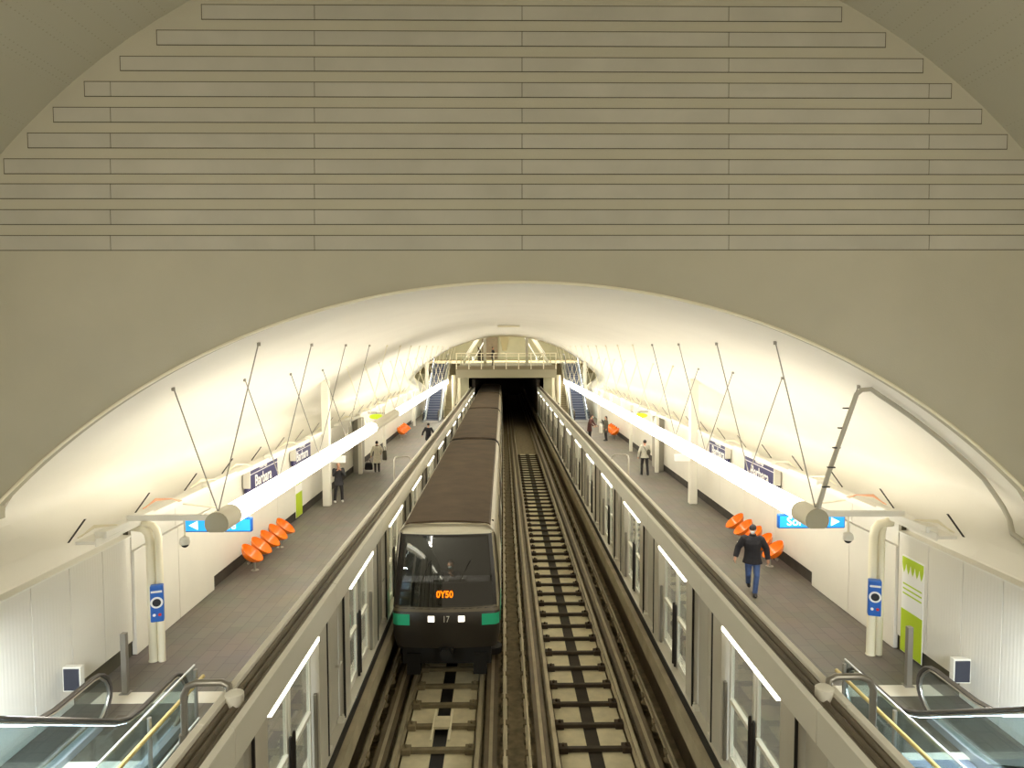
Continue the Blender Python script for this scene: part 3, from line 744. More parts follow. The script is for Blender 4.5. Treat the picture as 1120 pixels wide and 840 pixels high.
for sx, side in ((-1, 'left'), (1, 'right')):
    for y, lab in ((34.2, 'short white post by the %s wall next to the grey service door'), (41.2, 'short white post by the %s wall, second beyond the tall column'), (55.2, 'short white post by the %s wall, last before the far escalator')):
        mb = MB(); X = sx*7.55; mb.box(X-.09, X+.09, y-.09, y+.09, 0, 2.86)
        tag(obj('post', mb, M['white'], bevel=.02), lab % side, 'post', 'short white wall posts')
    # service door in the side wall
    d = thing('service_door', 'grey service door recess in the %s platform wall' % side, 'door', (sx*7.95, 34.8+.6, 0), 0, 'grey service doors')
    mb = MB(); x0, x1 = sorted((sx*7.72, sx*7.98)); mb.box(x0, x1, 34.5, 36.1, 0, 2.7); obj('door_casing', mb, M['casing'], d, bevel=.01)
    mb = MB(); mb.box(*sorted((sx*7.70, sx*7.73)), 34.62, 35.95, .05, 2.3); mb.box(*sorted((sx*7.78, sx*7.9)), 34.47, 34.5, .05, 2.3); obj('door_leaf', mb, M['casing'], d)
    # side wall signs
    def board(y0, y1, z0, z1, lab, sub):
        t = thing('station_sign', lab, 'sign', (sx*7.93, (y0+y1)/2, z0), 0, 'Barbara station name boards')
        mb = MB(); mb.box(*sorted((sx*7.86, sx*7.95)), y0, y1, z0, z1); obj('board', mb, M['signblue'], t, bevel=.01)
        mb = MB(); mb.box(*sorted((sx*7.85, sx*7.87)), y0+.02, y1-.02, z1-.22, z1-.20); obj('divider', mb, M['signwhite'], t)
        f = wall_l if sx < 0 else wall_r
        text_obj('station_name', 'Barbara', .50, M['signwhite'], t, f((sx*7.855, (y0+y1)/2 - (.0), (z0+z1-.2)/2)), xs=.95, bold=.008)
        text_obj('line_text', 'Montrouge', .15, M['signwhite'], t, f((sx*7.855, (y0+y1)/2, z1-.11)))
        mb = MB(); mb.box(*sorted((sx*7.75, sx*7.97)), y0-.06, y0-.02, z0+.2, z1); obj('sign_bracket', mb, M['white'], t, bevel=.01)
        return t
    board(19.9, 22.6, 2.06, 2.82, 'navy Barbara name board on the %s wall, nearer one' % side, 0)
    board(24.3, 26.5, 2.14, 2.82, 'navy Barbara name board on the %s wall by the tall column' % side, 0)
    # lit exit sign
    y = 15.4; xc = sx*6.83; z0, z1 = 2.20, 2.53
    t = thing('exit_sign', 'lit blue Sortie sign hanging behind the %s tube end' % side, 'exit sign', (xc, y, z1), 0, 'lit blue exit signs')
    mb = MB(); mb.box(xc-.78, xc+.78, y-.06, y+.06, z0, z1); obj('sign_box', mb, M['bluebox'], t, bevel=.03)
    mb = MB(); mb.box(xc-.745, xc+.745, y-.068, y-.055, z0+.035, z1-.035); fcs = obj('lit_face', mb, M['signlit'], t)
    arrow = [(-.64, 0), (-.44, .10), (-.44, -.10)]
    mb = MB()
    if sx < 0:
        mb.prismy([(xc+a, (z0+z1)/2+b) for a, b in arrow], y-.074, y-.066); obj('arrow', mb, M['signlit_w'], t)
        text_obj('sign_text', 'Sortie', .27, M['signlit_w'], t, face_y((xc+.10, y-.07, (z0+z1)/2)), bold=.004)
    else:
        text_obj('sign_text', 'Sortie', .27, M['signlit_w'], t, face_y((xc-.26, y-.07, (z0+z1)/2)), bold=.004)
        mb.prismy([(xc-a, (z0+z1)/2+b) for a, b in arrow[::-1]], y-.074, y-.066); obj('arrow', mb, M['signlit_w'], t)
    mb = MB(); mb.tube([(xc, y, z1-.02), (xc, y, 2.72), (xc+sx*.06, y, 2.76), (sx*7.72, y, 2.86)], .018, 8)
    obj('bracket', mb, M['rim'], t, smooth=True)
    # dome camera
    xx = sx*6.52; t = thing('dome_camera', 'white dome camera on a thin drop pole near the %s exit sign' % side, 'security camera', (xx, 13.12, 2.6), 0, 'dome cameras')
    mb = MB(); mb.tube([(xx, 13.12, 2.72), (xx, 13.12, 3.05)], .018, 8); obj('drop_pole', mb, M['rim'], t, smooth=True)
    mb = MB(); mb.tube([(xx, 13.12, 2.58), (xx, 13.12, 2.62), (xx, 13.12, 2.70), (xx, 13.12, 2.74)], [.10, .11, .09, .03], 14); obj('housing', mb, M['white'], t, smooth=True)
    mb = MB(); mb.ell((xx, 13.12, 2.58), (.075, .075, .07)); obj('dome', mb, M['black'], t, smooth=True)
    # information sign at tall column
    xx = sx*6.92; y = 27.0; t = thing('platform_sign', 'small white hanging platform sign beside the tall %s column' % side, 'sign', (xx, y, 2.1), 0, 'white hanging platform signs')
    mb = MB(); mb.box(xx-.32, xx+.32, y-.05, y+.05, 1.80, 2.08); obj('sign_box', mb, M['signwhite'], t, bevel=.015)
    mb = MB(); mb.tube([(xx, y, 2.06), (xx, y, 2.2), (sx*7.32, y+.2, 2.2)], .02, 6); obj('hanger', mb, M['white'], t)
    # yellow-green lit sign farther on
    xx = sx*7.15; y = 36.6; t = thing('emergency_exit_sign', 'lime green oval sign hanging over the %s platform' % side, 'exit sign', (xx, y, 2.8), 0, 'lime hanging signs')
    mb = MB(); mb.rings([[(xx+a*.42, yy, 2.68+b*.14) for a, b in [(math.cos(2*PI*k/20), math.sin(2*PI*k/20)) for k in range(20)]] for yy in (y-.04, y+.04)]); obj('sign_face', mb, M['limelit'], t)
    mb = MB(); mb.tube([(xx-.45, y, 2.86), (xx+.45, y, 2.86)], .025, 6); mb.tube([(xx, y, 2.80), (xx, y, 2.92), (sx*7.7, y, 2.92)], .02, 6); obj('frame', mb, M['grey_metal'], t)

# posters (lime tree print)
def poster(sx, y0, y1, lab):
    t = thing('poster', lab, 'poster', (sx*7.99, (y0+y1)/2, .1), 0, 'lime and white wall posters')
    x0, x1 = sorted((sx*7.985, sx*7.998)); X2 = sx*7.98
    mb = MB(); mb.box(x0, x1, y0, y1, .08, 2.10); obj('paper', mb, M['signwhite'], t)
    mb = MB(); mb.box(*sorted((X2, sx*7.99)), y0+.01, y1-.01, .09, .98); obj('lime_field', mb, M['lime'], t)
    mb = MB(); n = 5; w = (y1-y0)/n
    mb.box(*sorted((X2, sx*7.99)), y0+.01, y1-.01, 1.93, 2.07)
    for k in range(n):
        c = y0+w*(k+.5); mb.prismx([(c-w*.46, 1.94), (c+w*.46, 1.94), (c+w*.3, 1.84), (c, 1.74), (c-w*.3, 1.84)], *sorted((X2, sx*7.99)))
    for z in (1.50, 1.40, 1.30): mb.box(*sorted((X2, sx*7.99)), y0+.05, y1-.05, z, z+.03)
    obj('lime_print', mb, M['lime'], t)
poster(1, 13.0, 13.72, 'lime and white poster on the right wall by the near escalator')
poster(-1, 24.9, 25.7, 'lime and white poster on the left wall beyond the orange seats')

# ------------------------------------------------------------------ SEATS
def bench(sx, y0, n, pitch, lab):
    X = sx*7.42; t = thing('seat_bench', lab, 'bench', (X, y0+pitch*(n-1)/2, 0), 0, 'orange seat rows')
    L = pitch*(n-1)
    mb = MB(); mb.tube([(X+sx*.05, y0-.15, .36), (X+sx*.05, y0+L+.15, .36)], .035, 8); obj('beam', mb, M['steel'], t, smooth=True)
    for f in ((.12, .88) if n > 3 else (.2, .8)):
        y = y0+L*f; mb = MB(); mb.tube([(X+sx*.05, y, 0), (X+sx*.05, y, .36)], .035, 10); mb.tube([(X+sx*.05, y, 0), (X+sx*.05, y, .015)], .11, 14); obj('leg', mb, M['steel'], t, smooth=True)
    for k in range(n):
        y = y0+pitch*k
        # shell: shallow bowl whose rim tips down toward the platform
        mb = MB(); rings = []; N = 28
        tilt = Matrix.Rotation(math.radians(40)*sx*-1, 3, 'Y')
        for (r, d) in ((.02, -.205), (.12, -.185), (.20, -.13), (.265, -.05), (.30, .03), (.305, .045), (.295, .05), (.255, -.035), (.19, -.115), (.11, -.165), (.015, -.185)):
            ring = []
            for j in range(N):
                a = 2*PI*j/N; v = Vector((r*1.18*math.cos(a), r*math.sin(a), d)); v = tilt @ v
                ring.append((X+v.x, y+v.y, .60+v.z))
            rings.append(ring)
        mb.rings(rings); s = obj('seat_shell', mb, M['orange'], t, smooth=True)
        mb = MB(); mb.tube([(X+sx*.05, y, .33), (X+sx*.02, y, .45)], .05, 8); obj('seat_mount', mb, M['dark_metal'], s)
bench(-1, 18.95, 5, .73, 'row of five orange shell seats on the near left platform')
bench(1, 18.95, 5, .80, 'row of five orange shell seats behind the man in black jacket')
bench(-1, 47.0, 5, .73, 'small distant row of orange seats on the left platform')
bench(1, 46.2, 5, .73, 'small distant row of orange seats on the right platform')

# ------------------------------------------------------------------ NEAR PLATFORM END FURNITURE
for sx, side in ((-1, 'left'), (1, 'right')):
    mb = MB(); p = (sx*7.33, 12.35); mb.box(p[0]-.05, p[0]+.05, p[1]-.05, p[1]+.05, 0, 1.14); mb.box(p[0]-.09, p[0]+.09, p[1]-.09, p[1]+.09, 0, .015)
    tag(obj('bollard', mb, M['grey_metal'], bevel=.006), 'grey square steel post beside the near %s escalator entry' % side, 'bollard', 'grey steel posts')
    mb = MB(); mb.box(*sorted((sx*5.4, sx*7.75)), 11.97, 12.37, 0.0, .006); tag(obj('floor_marking', mb, M['tile_white']), 'pale tactile strip on the floor before the near %s escalator' % side, 'floor marking', 'pale floor strips')
    t = thing('wall_cabinet', 'dark blue-grey cabinet on the white wall by the %s near escalator' % side, 'wall box', (sx*7.97, 11.55, .6), 0, 'wall cabinets')
    mb = MB(); mb.box(*sorted((sx*7.68, sx*7.99)), 11.60, 11.72, .42, .86); cbx = obj('case', mb, M['white'], t, bevel=.01)
    mb = MB(); mb.box(*sorted((sx*7.70, sx*7.965)), 11.585, 11.605, .445, .83); obj('door', mb, M['navybox'], t, bevel=.005)

# ------------------------------------------------------------------ ESCALATORS
def escalator(xc, yf, d, label, w=.60, top=4.75, flat=1.75, near=True):
    """yf: newel front; d=+1 rises toward +Y, -1 toward the camera"""
    t = thing('escalator', label, 'escalator', (xc, yf, 0), 0, 'escalators between platforms and mezzanine')
    T = math.tan(math.radians(30)); s1 = flat; s2 = s1 + top/T; s3 = s2+1.6
    def path(h, f=.25):
        p = []
        for s, z in ((.45, 0), (s1-.3, 0)): p.append((s, z+h))
        p.append((s1+.05, .05+h)); p.append((s1+.35, .35*T*.9+h)); p.append((s2-.3, top-.3*T+h)); p.append((s2+.2, top+h)); p.append((s3, top+h)); return p
    Y = lambda s: yf + d*s
    hh = .97
    front = [(.45-.45*math.sin(a)*1.0, .55+.42*math.cos(a)) for a in [PI*k/10 for k in range(11)]]   # arc from top to under
    for s in (-1, 1):
        X = xc+s*(w+.05)
        up = path(hh); lo = path(.10)
        outline = [(Y(a), b) for a, b in front[::-1]] + [(Y(a), b) for a, b in up[1:]] + [(Y(a), b) for a, b in lo[::-1]]
        mb = MB(); mb.prismx(outline, X-.008, X+.008); bmesh.ops.triangulate(mb.bm, faces=[f for f in mb.bm.faces if len(f.verts) > 4])
        g = obj('balustrade_glass', mb, M['esc_glass'], t)
        hp = [(X, Y(a), b) for a, b in [(q[0]+.02, q[1]) for q in front[::-1]]] + [(X, Y(a), b) for a, b in up[1:]]
        mb = MB(); mb.tube(hp, [(.045, .03)]*len(hp), 10); obj('handrail', mb, M['handrail'], t, smooth=True)
        hp2 = [(X, y, z-.045 if z > .5 else z+.03) for x, y, z in hp]
        mb = MB(); mb.tube([(X, y+ d*(.05 if z < .9 and i < 9 else 0), z) for i, (x, y, z) in enumerate(hp2)], [(.03, .018)]*len(hp), 8); obj('handrail_guide', mb, M['steel'], g, smooth=True)
        # skirt and outer deck
        sk = path(.14)
        for i in range(len(sk)-1):
            pass
        poly = [(Y(a), b) for a, b in sk] + [(Y(a), b-.42 if a > s1 else -.0+.0) for a, b in sk[::-1]]
        poly = [(Y(.35), .14)] + poly[1:len(sk)] + [(Y(a), max(0.0, b-.45)) for a, b in sk[::-1][:-1]] + [(Y(.35), 0.0)]
        mb = MB(); mb.prismx(poly, X-.05-(.06 if s < 0 else 0), X+.05+(.06 if s > 0 else 0)); bmesh.ops.triangulate(mb.bm, faces=[f for f in mb.bm.faces if len(f.verts) > 4]); obj('skirt', mb, M['skirt'], t)
        lp = [(X-s*.03, Y(a), b-.055) for a, b in path(hh)[2:5]]
        mb = MB(); mb.tube(lp, .02, 6); obj('light_strip', mb, M['led'], t)
    mb = MB(); mb.box(xc-w, xc+w, *sorted((Y(-.1), Y(1.25))), 0.0, .02); obj('landing_plate', mb, M['plate'] if near else M['grey_metal'], t)
    mb = MB(); mb.box(xc-w, xc+w, *sorted((Y(1.25), Y(1.42))), 0.005, .035); obj('comb', mb, M['tile_white'] if near else M['grey_metal'], t)
    # steps
    n = int(top/.20); first = None
    z = 0.0; s = 1.42
    steps = [(1.42, .0), (1.82, .05)]
    k = 0; zz = .05
    while zz < top-.05:
        zz += .2; steps.append((1.82 + (zz-.05)/T + .04, min(zz, top)))
    for (s, z) in steps:
        mb = MB(); mb.box(xc-w+.03, xc+w-.03, *sorted((Y(s), Y(s+.40))), z-.20, z+.015); st = obj('step', mb, M['stepmetal'] if not near else M['stepnose'], t)
        mb = MB(); mb.box(xc-w+.03, xc+w-.03, *sorted((Y(s-.012), Y(s+.04))), z-.005, z+.022); obj('nosing', mb, M['stepnose'], st)
    poly = [(Y(s1+1.0), -.02), (Y(s2+.5), top-.62), (Y(s3), top-.62), (Y(s3), top-1.2), (Y(s2+.3), top-1.2), (Y(s1+2.0), -.02)]
    mb = MB(); mb.prismx(poly, xc-w-.1, xc+w+.1); bmesh.ops.triangulate(mb.bm, faces=[f for f in mb.bm.faces if len(f.verts) > 4]); obj('truss', mb, M['white'], t)
    return t
escalator(-6.42, 11.45, -1, 'near left escalator with glass sides rising toward the camera')
escalator(6.30, 11.45, -1, 'near right escalator with glass sides rising toward the camera')
escalator(-6.50, 57.6, 1, 'far left escalator with blue-grey steps beyond the platform', near=False, top=4.75)
escalator(6.50, 57.6, 1, 'far right escalator with blue-grey steps beyond the platform', near=False, top=4.75)
# handrails next to the near escalators
for sx, side in ((-1, 'left'), (1, 'right')):
    t = thing('barrier_rail', 'post and rail barrier with yellow handrail along the near %s escalator' % side, 'railing', (sx*5.3, 11.0, 0), 0, 'barriers with yellow handrails')
    mb = MB(); mb.tube([(sx*5.26, 10.95, 1.0), (sx*5.26, 3.0, 1.0)], .032, 12); mb.ell((sx*5.26, 10.95, 1.0), (.032, .02, .032)); obj('handrail', mb, M['yellow'], t, smooth=True)
    mb = MB(); mb.box(sx*5.42-.012, sx*5.42+.012, 3.0, 11.0, 1.16, 1.18); obj('top_strip', mb, M['signwhite'], t)
    mb = MB(); mb.box(sx*5.42-.006, sx*5.42+.006, 3.0, 11.0, .12, 1.16); obj('glass_panel', mb, M['esc_glass'], t)
    for k in range(5):
        y = 10.9-1.45*k; mb = MB(); mb.tube([(sx*5.36, y, 0), (sx*5.36, y, 1.14)], .03, 10); mb.tube([(sx*5.36, y, .93), (sx*5.26, y, .95), (sx*5.26, y, .99)], .012, 6); mb.tube([(sx*5.36, y, 0), (sx*5.36, y, .02)], .08, 12); obj('post', mb, M['grey_metal'], t, smooth=True)
    mb = MB(); mb.box(sx*5.18-.012, sx*5.18+.012, 3.0, 10.6, .48, .505); obj('lower_strip', mb, M['signwhite'], t)
    mb = MB(); mb.prismy([(sx*4.75, 0), (sx*5.12, 0), (sx*5.08, .34), (sx*4.85, .34)], 3.0, 10.4)
    tag(obj('floor_kerb', mb, M['cladding'], bevel=.02), 'long pale kerb on the floor beside the yellow handrail on the %s' % side, 'kerb', 'pale floor kerbs')

# ------------------------------------------------------------------ FAR FOOTBRIDGE AND MEZZANINE
t = thing('footbridge', 'beige footbridge crossing over the tracks at the far end', 'footbridge', (0, 59.3, 3.74))
mb = MB(); mb.box(-4.4, 4.4, 59.2, 67.4, 3.74, 4.50); deck = obj('deck', mb, M['bridge'], t, bevel=.03)
mb = MB(); mb.box(-4.42, 4.42, 59.15, 59.35, 4.45, 4.77); obj('fascia_band', mb, M['bridge_dark'], deck)
mb = MB(); mb.box(-4.4, 4.4, 59.3, 67.4, 4.5, 4.75); obj('walkway', mb, M['stair'], deck)
r = thing('bridge_railing', 'glass and post railing along the front of the far footbridge', 'railing', (0, 59.3, 4.75))
for k in range(9):
    x = -4.35 + 8.7*k/8; mb = MB(); mb.box(x-.04, x+.04, 59.14, 59.22, 4.50, 5.90); obj('post', mb, M['rim'], r)
mb = MB(); mb.box(-4.4, 4.4, 59.12, 59.24, 5.86, 5.93); mb.box(-4.4, 4.4, 59.15, 59.21, 5.62, 5.65); obj('top_rail', mb, M['rim'], r)
mb = MB(); mb.box(-4.35, 4.35, 59.17, 59.19, 4.80, 5.6); obj('glass_panel', mb, M['glass'], r)
# mezzanine slab behind
mb = MB(); mb.box(-11.75, 11.75, 69.3, 95.6, 3.74, 4.75); mb.box(-4.4, 4.4, 67.4, 69.3, 3.74, 4.75); struct('floor_mezzanine', mb, M['stair'])
for sx, side in ((-1, 'left'), (1, 'right')):
    mb = MB(); mb.box(sx*4.15-.11, sx*4.15+.11, 59.5, 59.72, 0, 3.76); tag(obj('bridge_pillar', mb, M['rim'], bevel=.02), 'thin cream pillar under the %s end of the far footbridge' % side, 'pillar', 'footbridge pillars')
    mb = MB(); mb.tube([(sx*4.72, 60.9, 0), (sx*4.72, 60.9, 3.9)], .2, 14); tag(obj('round_pillar', mb, M['rim'], smooth=True), 'round cream pillar behind the footbridge end on the %s' % side, 'pillar', 'round pillars behind the footbridge')
    mb = MB(); mb.box(sx*2.05-.14, sx*2.05+.14, 66.0, 66.28, 4.7, 7.45); tag(obj('mezzanine_column', mb, M['white'], bevel=.02), 'square white column standing on the far footbridge, %s one' % side, 'column', 'columns on the footbridge')
    # stairs
    st = thing('staircase', 'pale stone staircase beside the far %s escalator' % side, 'stairs', (sx*5.05, 60.0, 0), 0, 'far staircases')
    mb = MB(); poly = [(60.6, 0)]
    z = 0; y = 60.6
    for k in range(28):
        z += .17; poly += [(y, z)]; y += .30; poly += [(y, z)]
    poly += [(y, 0)]
    mb.prismx(poly, *sorted((sx*4.45, sx*5.65))); bmesh.ops.triangulate(mb.bm, faces=[f for f in mb.bm.faces if len(f.verts) > 4]); obj('flight', mb, M['stair'], st)
    for xx in (4.5, 5.6):
        mb = MB(); mb.tube([(sx*xx, 60.2, .95), (sx*xx, 60.7, 1.05), (sx*xx, 68.9, 5.7)], .03, 8)
        for k in range(6): mb.tube([(sx*xx, 60.7+1.6*k, .1+.907*k), (sx*xx, 60.7+1.6*k, 1.05+.907*k)], .02, 6)
        obj('handrail', mb, M['rim'], st, smooth=True)
    # upper escalator to street level
    e = thing('upper_escalator', 'pale sloping escalator flank rising from the far mezzanine on the %s' % side, 'escalator', (sx*3.2, 74, 4.75), 0, 'upper escalators')
    mb = MB(); poly = [(74, 4.75), (74.5, 5.6), (84, 10.9), (84, 9.6), (76, 4.75)]
    X = sx*2.6; mb.hexa([(sx*4.2, 68, 4.76), (sx*4.2, 69.2, 4.76), (sx*1.6, 80, 9.6), (sx*1.6, 78.5, 9.6)], [(sx*4.35, 68, 5.0), (sx*4.35, 69.2, 5.0), (sx*1.75, 80, 9.9), (sx*1.75, 78.5, 9.9)]); obj('flank', mb, M['rim'], e)
    mb = MB(); mb.tube([(sx*4.0, 68, 5.7), (sx*1.4, 79, 10.6)], .05, 6); mb.tube([(sx*3.3, 68, 5.0), (sx*.9, 79, 9.9)], .06, 6); obj('handrail', mb, M['white'], e)
# hopper-like white fixture and dark opening on the far wall
mb = MB(); mb.rings([[(-.75, 76, 7.9), (.55, 76, 7.9), (.55, 76.5, 7.9), (-.75, 76.5, 7.9)], [(-.3, 76, 6.0), (.1, 76, 6.0), (.1, 76.3, 6.0), (-.3, 76.3, 6.0)]])
tag(obj('funnel_light', mb, M['white']), 'white funnel-shaped fixture above the middle of the far footbridge', 'fixture')
mb = MB(); mb.box(-3.2, -1.0, 94.8, 95.5, 4.75, 8.4)
tag(obj('dark_portal', mb, M['pad']), 'dark doorway on the mezzanine wall behind the footbridge', 'doorway')
mb = MB(); mb.prismy([(-2.9, 5.0), (-2.0, 5.0), (-2.9, 6.6)], 70.5, 70.6); tag(obj('wedge_panel', mb, M['rust']), 'dark triangular panel behind the footbridge railing', 'panel')
mb = MB(); mb.box(-.55, .55, 33.9, 34.5, 7.42, 7.50); tag(obj('ceiling_hatch', mb, M['rim']), 'small flat fitting on the crown of the vault', 'ceiling fitting')
# ------------------------------------------------------------------ PEOPLE
def fuse(mb, voxel, name, m, parent, smooth=2):
    bmesh.ops.recalc_face_normals(mb.bm, faces=mb.bm.faces)
    me = bpy.data.meshes.new('tmp'); mb.bm.to_mesh(me); mb.bm.free()
    o = bpy.data.objects.new('tmp', me); COL.objects.link(o)
    r = o.modifiers.new('r', 'REMESH'); r.mode = 'VOXEL'; r.voxel_size = voxel; r.use_smooth_shade = True
    if smooth:
        sm = o.modifiers.new('s', 'SMOOTH'); sm.iterations = smooth; sm.factor = .5
    dg = bpy.context.evaluated_depsgraph_get(); dg.update()
    nm = bpy.data.meshes.new_from_object(o.evaluated_get(dg))
    bpy.data.objects.remove(o); bpy.data.meshes.remove(me)
    nm.name = name; nm.materials.clear(); nm.materials.append(m)
    for p in nm.polygons: p.use_smooth = True
    q = bpy.data.objects.new(name, nm); COL.objects.link(q); q.parent = parent
    return q
def vring(c, rx, ry, n=16, tilt=0): return [(c[0]+rx*math.cos(2*PI*k/n), c[1]+ry*math.sin(2*PI*k/n), c[2]) for k in range(n)]

def person(label, loc, rotz, H, P, C):
    """P: joint overrides (metres for a 1.75 m figure, facing -Y, left = +X), C: clothes dict"""
    k = H/1.75
    t = thing('person', label, 'person')
    J = dict(pelvis=(0,0,.95), waist=(0,0,1.10), chest=(0,-.01,1.30), neck=(0,.01,1.47), head=(0,-.015,1.63),
             shL=(.18,0,1.41), shR=(-.18,0,1.41), elL=(.25,.03,1.13), elR=(-.25,.03,1.13), wrL=(.27,-.05,.88), wrR=(-.27,-.05,.88),
             hiL=(.09,0,.92), hiR=(-.09,0,.92), knL=(.10,-.02,.50), knR=(-.10,-.02,.50), anL=(.10,.02,.09), anR=(-.10,.02,.09))
    J.update(P)
    J = {a: Vector(b)*k for a, b in J.items()}
    sc = lambda v: v*k
    def torso(b, g, hem=None):
        p, w, c, n = J['pelvis'], J['waist'], J['chest'], J['neck']
        shm = (J['shL']+J['shR'])/2
        rs = [vring(p+Vector((0,0,-.08*k)), sc(.12+g), sc(.09+g)), vring(p, sc(.155+g), sc(.105+g)), vring(w, sc(.135+g), sc(.095+g)), vring(c, sc(.165+g), sc(.115+g)), vring(shm+Vector((0,0,-.03*k)), sc(.16+g), sc(.095+g)), vring(n+Vector((0,0,-.01)), sc(.06+g), sc(.058+g))]
        if hem is not None:
            hp = Vector((p.x, p.y, hem*k)); rs = [vring(hp, sc(.19+g), sc(.14+g))] + rs[1:]
        b.rings(rs)
    # --- body
    b = MB(); torso(b, 0)
    b.tube([J['neck']-Vector((0,0,.03*k)), J['head']-Vector((0,-.01,.05))*k], [sc(.056), sc(.05)], 12)
    h = J['head']; hd = C.get('look', 0.0); RH = Matrix.Rotation(hd, 3, 'Z') @ Matrix.Rotation(C.get('nod', 0.0), 3, 'X')
    def hp(x, y, z): return h + RH @ (Vector((x, y, z))*k)
    b.ell(h, (sc(.074), sc(.092), sc(.112)), RH, 20, 14); b.ell(hp(0,-.018,-.055), (sc(.052), sc(.062), sc(.055)), RH, 14, 10)
    b.ell(hp(0,-.098,-.012), (sc(.013), sc(.02), sc(.022)), RH, 8, 6)
    b.ell(hp(0,-.082,-.052), (sc(.024), sc(.014), sc(.009)), RH, 10, 6)
    for s in (-1, 1): b.ell(hp(s*.076,.008,-.01), (sc(.012), sc(.02), sc(.03)), RH, 8, 6)
    for s in ('L', 'R'):
        b.tube([J['sh'+s], J['el'+s], J['wr'+s]], [sc(.048), sc(.038), sc(.026)], 10); b.ell(J['sh'+s], (sc(.052),)*3); b.ell(J['el'+s], (sc(.038),)*3)
        b.tube([J['hi'+s], J['kn'+s], J['an'+s]], [sc(.078), sc(.052), sc(.036)], 12); b.ell(J['kn'+s], (sc(.053),)*3)
        an = J['an'+s]; b.tube([an+Vector((0,.04,-.045))*k, an+Vector((0,-.13,-.055))*k], [sc(.036), sc(.03)], 8)
        # hand: palm, four curled fingers, thumb
        wr = J['wr'+s]; d = (wr-J['el'+s]).normalized()
        inn = Vector((-1 if s == 'L' else 1, 0, 0)); side = d.cross(inn)
        side = side.normalized() if side.length > .1 else Vector((0,-1,0)); inn = side.cross(d).normalized()
        if inn.x*(1 if s == 'L' else -1) > 0: inn = -inn
        palm = wr + d*.05*k
        b.tube([wr-d*.01*k, wr+d*.03*k, wr+d*.085*k], [(sc(.024), sc(.020)), (sc(.036), sc(.018)), (sc(.038), sc(.015))], 10)
        for i, L in enumerate((.072, .082, .076, .058)):
            o0 = wr + d*.078*k + side*(i-1.5)*.019*k
            p1 = o0 + (d*.9 + inn*.25)*L*.45*k; p2 = p1 + (d*.6+inn*.75)*L*.32*k; p3 = p2 + (d*.2+inn*.95)*L*.25*k
            b.tube([o0-d*.01*k, p1, p2, p3], [sc(.0095), sc(.009), sc(.0085), sc(.0065)], 6)
        th = wr + d*.025*k - side*.028*k*(1 if side.y > 0 else -1)*(1)
        sg = -1 if side.y > 0 else 1
        b.tube([wr+d*.02*k+side*sg*.02*k, wr+d*.055*k+side*sg*.045*k+inn*.012*k, wr+d*.085*k+side*sg*.05*k+inn*.028*k], [sc(.013), sc(.0105), sc(.008)], 6)
    fuse(b, C.get('vox', .009), 'body', M['skin'], t, 2)
    for s in (-1, 1):
        e = MB(); e.ell(hp(s*.030,-.083,.012), (sc(.013), sc(.008), sc(.008)), RH, 8, 6); obj2('eye', e, M['eye'], t)
    # --- trousers
    b = MB(); p = J['pelvis']
    b.rings([vring(p+Vector((0,0,-.11*k)), sc(.13), sc(.11)), vring(p+Vector((0,0,-.02)), sc(.168), sc(.122)), vring(p+Vector((0,0,.10*k)), sc(.150), sc(.108))])
    for s in ('L', 'R'):
        hi, kn, an = J['hi'+s], J['kn'+s], J['an'+s]
        b.tube([hi+Vector((0,0,.03)), (hi*.6+kn*.4), kn, kn*.4+an*.6, an+Vector((0,0,-.03))*k], [sc(.098), sc(.088), sc(.068), sc(.064), sc(.060)], 14); b.ell(kn, (sc(.068),)*3)
    fuse(b, .013, 'trousers', C['trousers'], t, 2)
    # --- top
    b = MB(); torso(b, C.get('bulk', .03), C.get('hem', .84))
    for s in ('L', 'R'):
        sh, el, wr = J['sh'+s], J['el'+s], J['wr'+s]
        b.tube([sh, sh*.5+el*.5, el, el*.5+wr*.5, wr+(el-wr)*.03], [sc(.052+C.get('bulk', .03)*.9), sc(.042+C.get('bulk', .03)*.9), sc(.034+C.get('bulk', .03)*.9), sc(.028+C.get('bulk', .03)*.9), sc(.022+C.get('bulk', .03)*.8)], 14); b.ell(sh, (sc(.082), sc(.08), sc(.075))); b.ell(el, (sc(.062),)*3)
    fuse(b, .013, C.get('topname', 'jacket'), C['top'], t, 3)
    if C.get('collar') is not None:
        b = MB(); n = J['neck']; R1 = []
        for (r, z) in ((.072, -.05), (.085, .0), (.08, .04), (.066, .045), (.062, .0)): R1.append(vring(n+Vector((0,0,z*k)), sc(r), sc(r)))
        b.rings(R1); obj2('collar', b, C['collar'], t, True)
    # shoes
    for s in ('L', 'R'):
        an = J['an'+s]; b = MB(); a = an + Vector((0,0,-.045))*k
        def sh_(y, w, z0, z1): return [(a.x+w*k*math.cos(q), a.y+y*k, a.z+(z0 + (z1-z0)*(math.sin(q)*.5+.5))*k) for q in [2*PI*j/12 for j in range(12)]]
        b.rings([sh_(.075,.02,-.03,.02), sh_(.06,.042,-.045,.07), sh_(.01,.045,-.045,.075), sh_(-.07,.05,-.045,.035), sh_(-.14,.046,-.045,.015), sh_(-.185,.02,-.04,-.005)])
        obj2('shoe', b, C['shoe'], t, True)
    # hair or cap
    b = MB()
    kind = C.get('hairkind', 'short')
